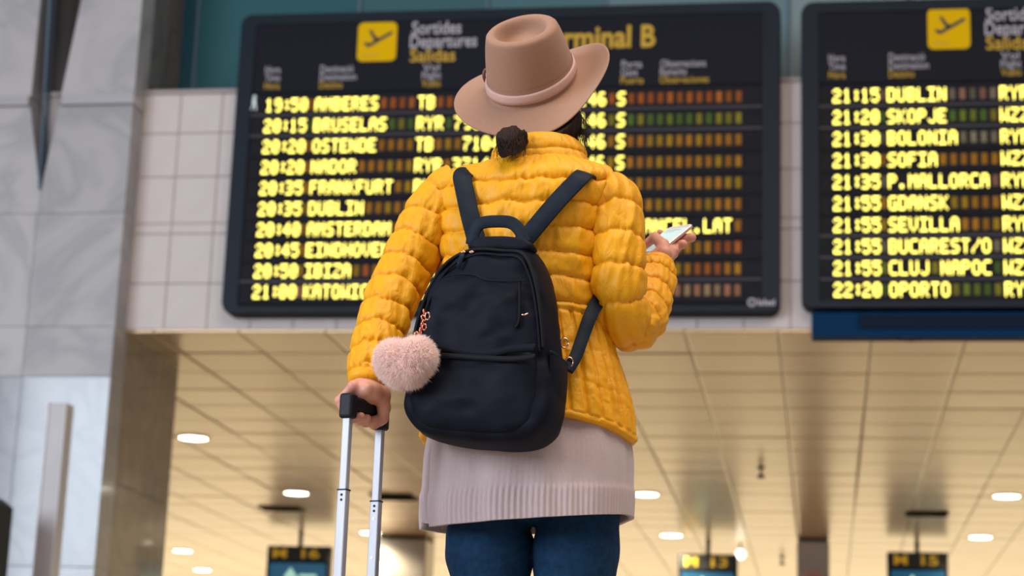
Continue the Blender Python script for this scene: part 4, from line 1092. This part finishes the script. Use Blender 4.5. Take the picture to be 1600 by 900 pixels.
for i in range(150):
    x0, y0 = random.uniform(894, 908), random.uniform(170, 206); dx_ = random.uniform(2, 26) * random.random(); 
    strand([W(x0 - 10, y0 - 8, .0), W(x0, y0, -.005), W(x0 + dx_ * .7, y0 + 12, -.01), W(x0 + dx_ + random.uniform(-6, 8), y0 + random.uniform(14, 40), -.01)], .0006)
for i in range(160):
    x0 = random.uniform(776, 818); y0 = random.uniform(212, 224); dx_ = random.uniform(-12, 12)
    strand([W(x0, y0, -.102), W(x0 + dx_ * .5, y0 + 12, -.125), W(790 + (x0 - 790) * .7 + dx_, y0 + random.uniform(16, 30), -.128)], .0007)
o = mb.build('loose_hair_strands', M['hair'], hair, True); o['kind'] = 'stuff'

# ------------------------------------------------------------------ phone
phone = root('smartphone', pc, 'rose gold smartphone with bright screen in her right hand', 'phone')
def plate(x0, x1, y0, y1, z0, z1, r, nm, mt, par, ch=.0008):
    R_ = rrect(x0, x1, y0, y1, r, 6); n = len(R_); V = []
    for (ins, z) in ((ch, z0), (0, z0 + ch), (0, z1 - ch), (ch, z1)):
        for (x, y) in R_: V.append(ph(x - ins * np.sign(x), y - ins * np.sign(y), z))
    Fc = grid_faces(4, n) + [tuple(range(n))[::-1], tuple(range(3 * n, 4 * n))]
    return mk(nm, V, Fc, mt, par, False)
plate(-PW2, PW2, -PL2, PL2, -PT, PT, .009, 'phone_body', M['phone_body'], phone, .0012)
fr = plate(-PW2 + .0012, PW2 - .0012, -PL2 + .0012, PL2 - .0012, PT - .0002, PT + .0003, .008, 'front_glass', M['phone_white'], phone, .0001)
scn = plate(-PW2 + .003, PW2 - .003, -PL2 + .016, PL2 - .016, PT + .0003, PT + .0005, .0004, 'screen', M['phone_screen'], phone, .00005)
for k, (yy, x1) in enumerate(((.047, .012), (.043, .020), (.036, .004))):
    V = [ph(x, y, PT + .0007) for x, y in ((-.026, yy), (x1, yy), (x1, yy + .0012), (-.026, yy + .0012))]; mk('screen_text_line', V, [(0, 1, 2, 3)], M['phone_text'], scn, False)
V = [ph(.006 * math.cos(a), -PL2 + .008 + .0052 * math.sin(a), PT + .0005) for a in np.linspace(0, 2 * np.pi, 20, endpoint=False)]; mk('home_button', V, [tuple(range(20))], M['phone_body'], fr, False)

# ------------------------------------------------------------------ backpack
NB = -nrm(E2 + EZ * -.06)                        # outward normal of its front (towards the camera, slightly up)
mid = W(822, 520); bP = np.array([mid[0], mid[1], mid[2]]) - E2 * .245
OUT = [(745, 380), (783, 375), (818, 381), (834, 405), (845, 450), (851, 500), (856, 550), (859, 600), (855, 640), (841, 668), (812, 684), (762, 688), (700, 682), (655, 672), (633, 651), (627, 620), (635, 565), (647, 505), (664, 452), (690, 412), (718, 390)]
BC = atP(752, 560, bP, NB)
pack = root('backpack', BC - NB * .07 + EZ * -.16, 'small navy nylon backpack on the woman\'s back', 'backpack')
no = 180
def outline(L_, n=no): return catmull(np.array([atP(x, y, bP, NB) for x, y in L_]), n, True)
def inflate(O, layers, rings, bulge, nz_amp, seed):
    """O outline points on the front plane; layers (inset m, depth behind front m); then rings towards the middle"""
    c = O.mean(0); n = len(O); Vs = []
    for ins, dp in layers:
        d = O - c; l = np.linalg.norm(d, axis=1)[:, None]; Vs.append(c + d * (1 - ins / l) - NB * dp)
    last = Vs[-1]; ins0 = layers[-1][1]
    for r in np.linspace(1, 0, rings)[1:]:
        Vs.append(c - NB * ins0 + (last - c + NB * ins0) * r + NB * bulge * (1 - r ** 3))
    V = np.array(Vs)
    q = V.copy(); dn = nz_amp * (vnoise(q * 17 + seed) + .6 * vnoise(q * np.array([30, 30, 55.]) + seed) + .5 * vnoise((q @ np.array([[1, .5, .3], [-.4, 1, .2], [-.5, 0, .5]])) * np.array([26, 20, 60.])))
    dn[:2] *= .3
    V = V + NB * dn[..., None]
    return V.reshape(-1, 3), grid_faces(len(V), n) + [tuple(range(n))[::-1]]
O = outline(OUT)
V, Fc = inflate(O, [(.030, .112), (.012, .110), (.002, .100), (-.001, .080), (-.003, .055), (-.001, .030), (.001, .014), (.006, .004), (.014, -.001)], 34, .020, .0060, 3.0)
mk('pack_body', V, Fc, M['pack'], pack)
# main zip: follows the upper edge
def on_front(x, y, off=.0): return atP(x, y, bP + NB * off, NB)
def seam(pts, r, nm, mt, off=.010, n=60, par=None):
    P = catmull(np.array([on_front(x, y, off) for x, y in pts]), n); V, Fc = tube_vf(P, r, 6); return mk(nm, V, Fc, mt, par or pack)
ztrk = [(644, 545), (652, 505), (667, 460), (690, 420), (716, 399), (745, 390), (785, 392), (815, 396), (830, 420), (840, 460), (846, 510), (848, 545)]
zp = seam(ztrk, .0038, 'main_zip', M['zip'], .004)
seam([(x + (5 if x < 780 else -5), y + 7) for x, y in ztrk], .0022, 'zip_piping', M['pack'], .009, par=zp)
# zip sliders and pull
for (x, y) in ((724, 394), (737, 394)):
    c0 = on_front(x, y, .010); bm = bmesh.new(); bmesh.ops.create_uvsphere(bm, u_segments=12, v_segments=8, radius=1)
    V = [c0 + VR * v.co.x * .0052 + EZ * v.co.z * .0030 + VIEW * v.co.y * .003 for v in bm.verts]; Fc = [[q.index for q in f.verts] for f in bm.faces]; bm.free()
    mk('zip_slider', V, Fc, M['gold'], zp)
V, Fc = ribbon_vf([on_front(722, 396, .014), on_front(721, 402, .016), on_front(718, 411, .017), on_front(716, 420, .016)], VR, .0085, .002); mk('zip_pull', V, Fc, M['strap'], zp)
# stitched lines of the upper pocket
seam([(692, 434), (715, 429), (740, 430), (762, 438), (800, 439), (820, 438)], .0013, 'stitch_line', M['zip'], .0195)
seam([(812, 440), (812, 470), (811, 500), (806, 512)], .0030, 'side_zip', M['zip'], .0170)
c0 = on_front(820, 492, .021); V, Fc = tube_vf([c0 - VR * .006, c0, c0 + VR * .006 + EZ * .003], .0018, 6); mk('side_zip_pull', V, Fc, M['gold'], pack)
# lower front pocket
PK = [(652, 553), (700, 549), (750, 552), (800, 555), (836, 552), (842, 600), (838, 638), (826, 662), (800, 675), (760, 678), (705, 673), (664, 664), (646, 647), (640, 618), (645, 580)]
V, Fc = inflate(outline(PK, 150), [(.003, .020), (0, .008), (.002, -.004), (.008, -.011), (.016, -.014)], 22, .010, .0048, 8.0)
fp = mk('front_pocket', V, Fc, M['pack'], pack)
P = catmull(np.array([on_front(x, y, .026) for x, y in ((650, 557), (700, 556), (750, 559), (800, 561), (836, 557))]), 40); V, Fc = ribbon_vf(P, EZ, .010, .004); mk('pocket_zip', V, Fc, M['zip'], fp)
P = catmull(np.array([on_front(x, y, .026) for x, y in ((650, 546), (690, 543), (730, 549), (770, 551), (800, 545), (836, 543))]), 40); V, Fc = ribbon_vf(P, EZ, .013, .005); mk('pocket_flap', V, Fc, M['pack'], fp)
# side pocket with its hem on the right wall
sideN = nrm(np.cross(EZ, NB)); 
if sideN @ VR < 0: sideN = -sideN
s0 = on_front(856, 550); Vs = []
for (z_, o_) in ((0, .004), (-.004, .008), (-.03, .010), (-.07, .011), (-.10, .004)):
    Vs.append([on_front(856 + (2 if z_ > -.05 else (0 if z_ > -.09 else -6)), 548) + EZ * z_ + sideN * o_ * math.sin(math.pi * min(max(f, .0), 1)) ** .5 - NB * (.006 + .095 * f) for f in np.linspace(0, 1, 16)])
Vs = np.array(Vs); mk('side_pocket', Vs.reshape(-1, 3), grid_faces(5, 16, False), M['pack'], pack)
V, Fc = tube_vf(Vs[0], .003, 6); mk('side_pocket_hem', V, Fc, M['strap'], pack)
# handle loop
P = catmull(np.array([on_front(737, 381, -.02), on_front(741, 362, -.02), on_front(752, 349, -.02), on_front(775, 346, -.02), on_front(798, 348, -.02), on_front(812, 360, -.02), on_front(820, 380, -.02)]), 60)
V, Fc = ribbon_vf(P, np.array([nrm(np.cross(t, NB)) for t in np.gradient(P, axis=0)]), .0235, .005); mk('handle', V, Fc, M['strap'], pack)
V, Fc = inflate(outline([(741, 372), (783, 368), (822, 374), (828, 388), (783, 392), (735, 388)], 60), [(.0, .03), (-.002, .015), (.0, .002), (.004, -.004)], 8, .003, .0015, 5.0); mk('handle_patch', V, Fc, M['pack'], pack)
# shoulder straps over the jacket
def strap_pts(L_, off): return np.array([hit_torso(x, y, off) for x, y in L_])
def shoulder(L_, tail, nm, w=.036):
    P = strap_pts(L_, .024); P = np.concatenate([P, [P[-1] + np.asarray(t) for t in tail]]); P = catmull(P, 70)
    for _ in range(8): P[1:-1] = .25 * P[:-2] + .5 * P[1:-1] + .25 * P[2:]
    T = np.gradient(P, axis=0); Nn = np.array([nrm(nrm(CAM - p) * .6 + EZ * .4) for p in P]); Wd = np.cross(T, Nn)
    V, Fc = ribbon_vf(P, Wd, w, .0055); return mk(nm, V, Fc, M['strap'], pack)
shoulder([(748, 390), (742, 366), (735, 340), (729, 312), (724, 288), (722, 274)], [E2 * .03 + EZ * .016, E2 * .075 + EZ * .018, E2 * .13 - EZ * .02, E2 * .17 - EZ * .10], 'shoulder_strap')
shoulder([(805, 392), (824, 370), (848, 341), (872, 313), (893, 291), (908, 276)], [E2 * .03 + EZ * .016, E2 * .075 + EZ * .016, E2 * .13 - EZ * .02, E2 * .17 - EZ * .10], 'shoulder_strap')
lowp = on_front(872, 585, -.09)
P = np.array([W(965, 405, .06), W(955, 435, .0), hit_torso(938, 464, .012), hit_torso(923, 492, .024), hit_torso(911, 525, .026), hit_torso(899, 558, .03), lowp * .3 + hit_torso(893, 576, .03) * .7])
P = catmull(P, 40); T = np.gradient(P, axis=0); V, Fc = ribbon_vf(P, np.array([np.cross(t, nrm(CAM - p)) for t, p in zip(T, P)]), np.linspace(.030, .022, 40), .005); mk('lower_strap', V, Fc, M['strap'], pack)
for c0 in (hit_torso(889, 566, .034), hit_torso(882, 536, .045)):
    V, Fc = tube_vf([c0 + VR * .007 * math.cos(a) + EZ * .009 * math.sin(a) for a in np.linspace(0, 2 * math.pi, 17)], .0018, 6); mk('strap_ring', V, Fc, M['gold'], pack)

# ------------------------------------------------------------------ fluffy heart charm
fc = on_front(632, 568, .050)
charm = root('fur_charm', fc - EZ * .05, 'pale pink fluffy heart charm on a copper chain, hanging from the backpack', 'key charm')
def fp_(x, y, o_=0.0): return on_front(x, y, .050 + o_)
def furcore(p):
    d = sd_cone(p, fp_(617, 563), fp_(626, 575), .032, .029); d = smin(d, sd_cone(p, fp_(651, 557), fp_(640, 574), .031, .029), .006)
    return d + .002 * vnoise(p * 60)
V, Fc = surface(furcore, fc - .08, fc + .08, .004)
core_o = mk('fur_core', V, Fc, M['fur'], charm)
Vn = np.zeros(len(V) * 3); core_o.data.vertices.foreach_get('normal', Vn); Vn = Vn.reshape(-1, 3)
if np.mean(np.sum(Vn * (V - fc), 1)) < 0: Vn = -Vn
ns = 26000; ii = RNG.integers(0, len(V), ns); b0 = V[ii] + RNG.normal(0, .0018, (ns, 3)); n0 = Vn[ii] + RNG.normal(0, .38, (ns, 3)) + np.array([0, 0, -.12]); n0 /= np.linalg.norm(n0, axis=1)[:, None]
ln = (.012 * RNG.uniform(.45, 1.15, ns))[:, None]; sd_ = np.cross(n0, RNG.normal(0, 1, (ns, 3))); sd_ /= np.linalg.norm(sd_, axis=1)[:, None]
wdt = .00050
VV = np.stack([b0 - sd_ * wdt, b0 + sd_ * wdt, b0 + n0 * ln * .6 + sd_ * wdt * .7, b0 + n0 * ln * .6 - sd_ * wdt * .7, b0 + n0 * ln + np.array([0, 0, -.002])], 1).reshape(-1, 3)
ix = np.arange(ns)[:, None] * 5; Fq = (ix + np.array([0, 1, 2, 3])).tolist() + (ix + np.array([3, 2, 4])).tolist()
o = mk('fur_strands', VV, Fq, M['fur_hair'], charm, False); o['kind'] = 'stuff'
CH = [(663, 488), (662, 497), (660, 506), (663, 511), (657, 517), (652, 523), (648, 530)]
for k, (x, y) in enumerate(CH):
    c0 = on_front(x, y, .034 + .003 * k); ax = VR if k % 2 else nrm(VR * .4 + VIEW); dirn = nrm(EZ + VR * random.uniform(-.5, .5))
    V, Fc = tube_vf([c0 + ax * .0035 * math.cos(a) + dirn * .0056 * math.sin(a) for a in np.linspace(0, 2 * math.pi, 13)], .0015, 6); mk('chain_link', V, Fc, M['copper'], charm)
c0 = on_front(668, 494, .036); V, Fc = tube_vf([c0 + VR * .004 * math.cos(a) + EZ * .007 * math.sin(a) for a in np.linspace(0, 2 * math.pi, 15)], .0014, 6); mk('clasp', V, Fc, M['gold'], charm)

# ------------------------------------------------------------------ suitcase with the raised handle
sc_w = .40; sc_c = np.array([gc[0], gc[1], 0]) - gl * .0
away = gl * 1.0                                     # the case body stands on the outer side of its handle
case_c = np.array([gc[0], gc[1], 0]) + away * .02
suit = root('suitcase', case_c, 'wheeled suitcase with raised aluminium telescopic handle, held in her left hand', 'suitcase')
def obox(c, hx, hy, z0, z1, nm, mt, par, bv=.0, seg=3):
    V = [c + ga * a * hx + gl * b_ * hy + EZ * z_ for a in (-1, 1) for b_ in (-1, 1) for z_ in (z0, z1)]
    o = mk(nm, V, [(0, 1, 3, 2), (4, 6, 7, 5), (0, 4, 5, 1), (2, 3, 7, 6), (0, 2, 6, 4), (1, 5, 7, 3)], mt, par, False)
    if bv: bevel(o, bv, seg)
    return o
fl = np.array([gc[0], gc[1], 0])
shell = obox(fl + gl * .135, .19, .11, .06, .55, 'shell', M['case'], suit, .035, 4)
for k in range(6): obox(fl + gl * .135 + ga * (-.14 + .056 * k), .010, .113, .10, .52, 'shell_rib', M['case'], shell, .004)
obox(fl + gl * .012, .13, .012, .10, .50, 'handle_channel', M['black_plastic'], suit, .004)
for a in (-.14, .14):
    for b_ in (.05, .22):
        c0 = fl + ga * a + gl * b_; V, Fc = tube_vf([c0 - gl * .012 + EZ * .028, c0 + gl * .012 + EZ * .028], .028, 16); mk('wheel', V, Fc, M['black_plastic'], suit)
        obox(c0, .014, .018, .035, .07, 'wheel_fork', M['black_plastic'], suit, .003)
hz_ = gA[2]
for e, pts_ in ((-1, gA), (1, gB)):
    c0 = np.array([pts_[0], pts_[1], 0])
    zj = atY(533 if e < 0 else 583, 765 if e < 0 else 783, pts_[1])[2]
    lo_ = obox(c0, .0075, .0092, .40, zj, 'lower_tube', M['alu'], suit, .002); obox(c0, .0062, .0076, zj - .01, hz_ - .012, 'upper_tube', M['alu'], suit, .0018)
    obox(c0, .0082, .0099, zj - .002, zj + .0006, 'tube_collar', M['black_plastic'], suit, .0004)
    fdir = -nrm(ga - EZ * (ga @ EZ)); c1 = c0 + fdir * .0076
    for dz in ((.010, .019) if True else ()):
        V = [c1 + gl * (.0024 * math.cos(a)) + EZ * (zj - dz + .0024 * math.sin(a)) + fdir * .0004 for a in np.linspace(0, 2 * np.pi, 14, endpoint=False)]
        mk('rivet_hole', V + [v - fdir * .0006 for v in V], [tuple(range(14)), tuple(range(14, 28))[::-1]] + [(i, (i + 1) % 14, 14 + (i + 1) % 14, 14 + i) for i in range(14)], M['black_plastic'], lo_, False)
    if e > 0:
        for dz in (.033, .105):
            V = [c1 + gl * (.0024 * math.cos(a)) + EZ * (zj - dz + .0024 * math.sin(a)) + fdir * .0005 for a in np.linspace(0, 2 * np.pi, 14, endpoint=False)]
            mk('rivet', V + [v - fdir * .0008 for v in V], [tuple(range(14)), tuple(range(14, 28))[::-1]] + [(i, (i + 1) % 14, 14 + (i + 1) % 14, 14 + i) for i in range(14)], M['alu_side'], lo_, False)
# grip: rounded end caps and the bar between
grip = obox(fl, glen / 2 + .004, .0125, hz_ - .014, hz_ + .012, 'grip_bar', M['black_plastic'], suit, .008, 4)
for pts_ in (gA, gB):
    c0 = np.array([pts_[0], pts_[1], 0]); obox(c0, .0125, .0138, hz_ - .032, hz_ + .014, 'grip_end', M['black_plastic'], grip, .006, 4)
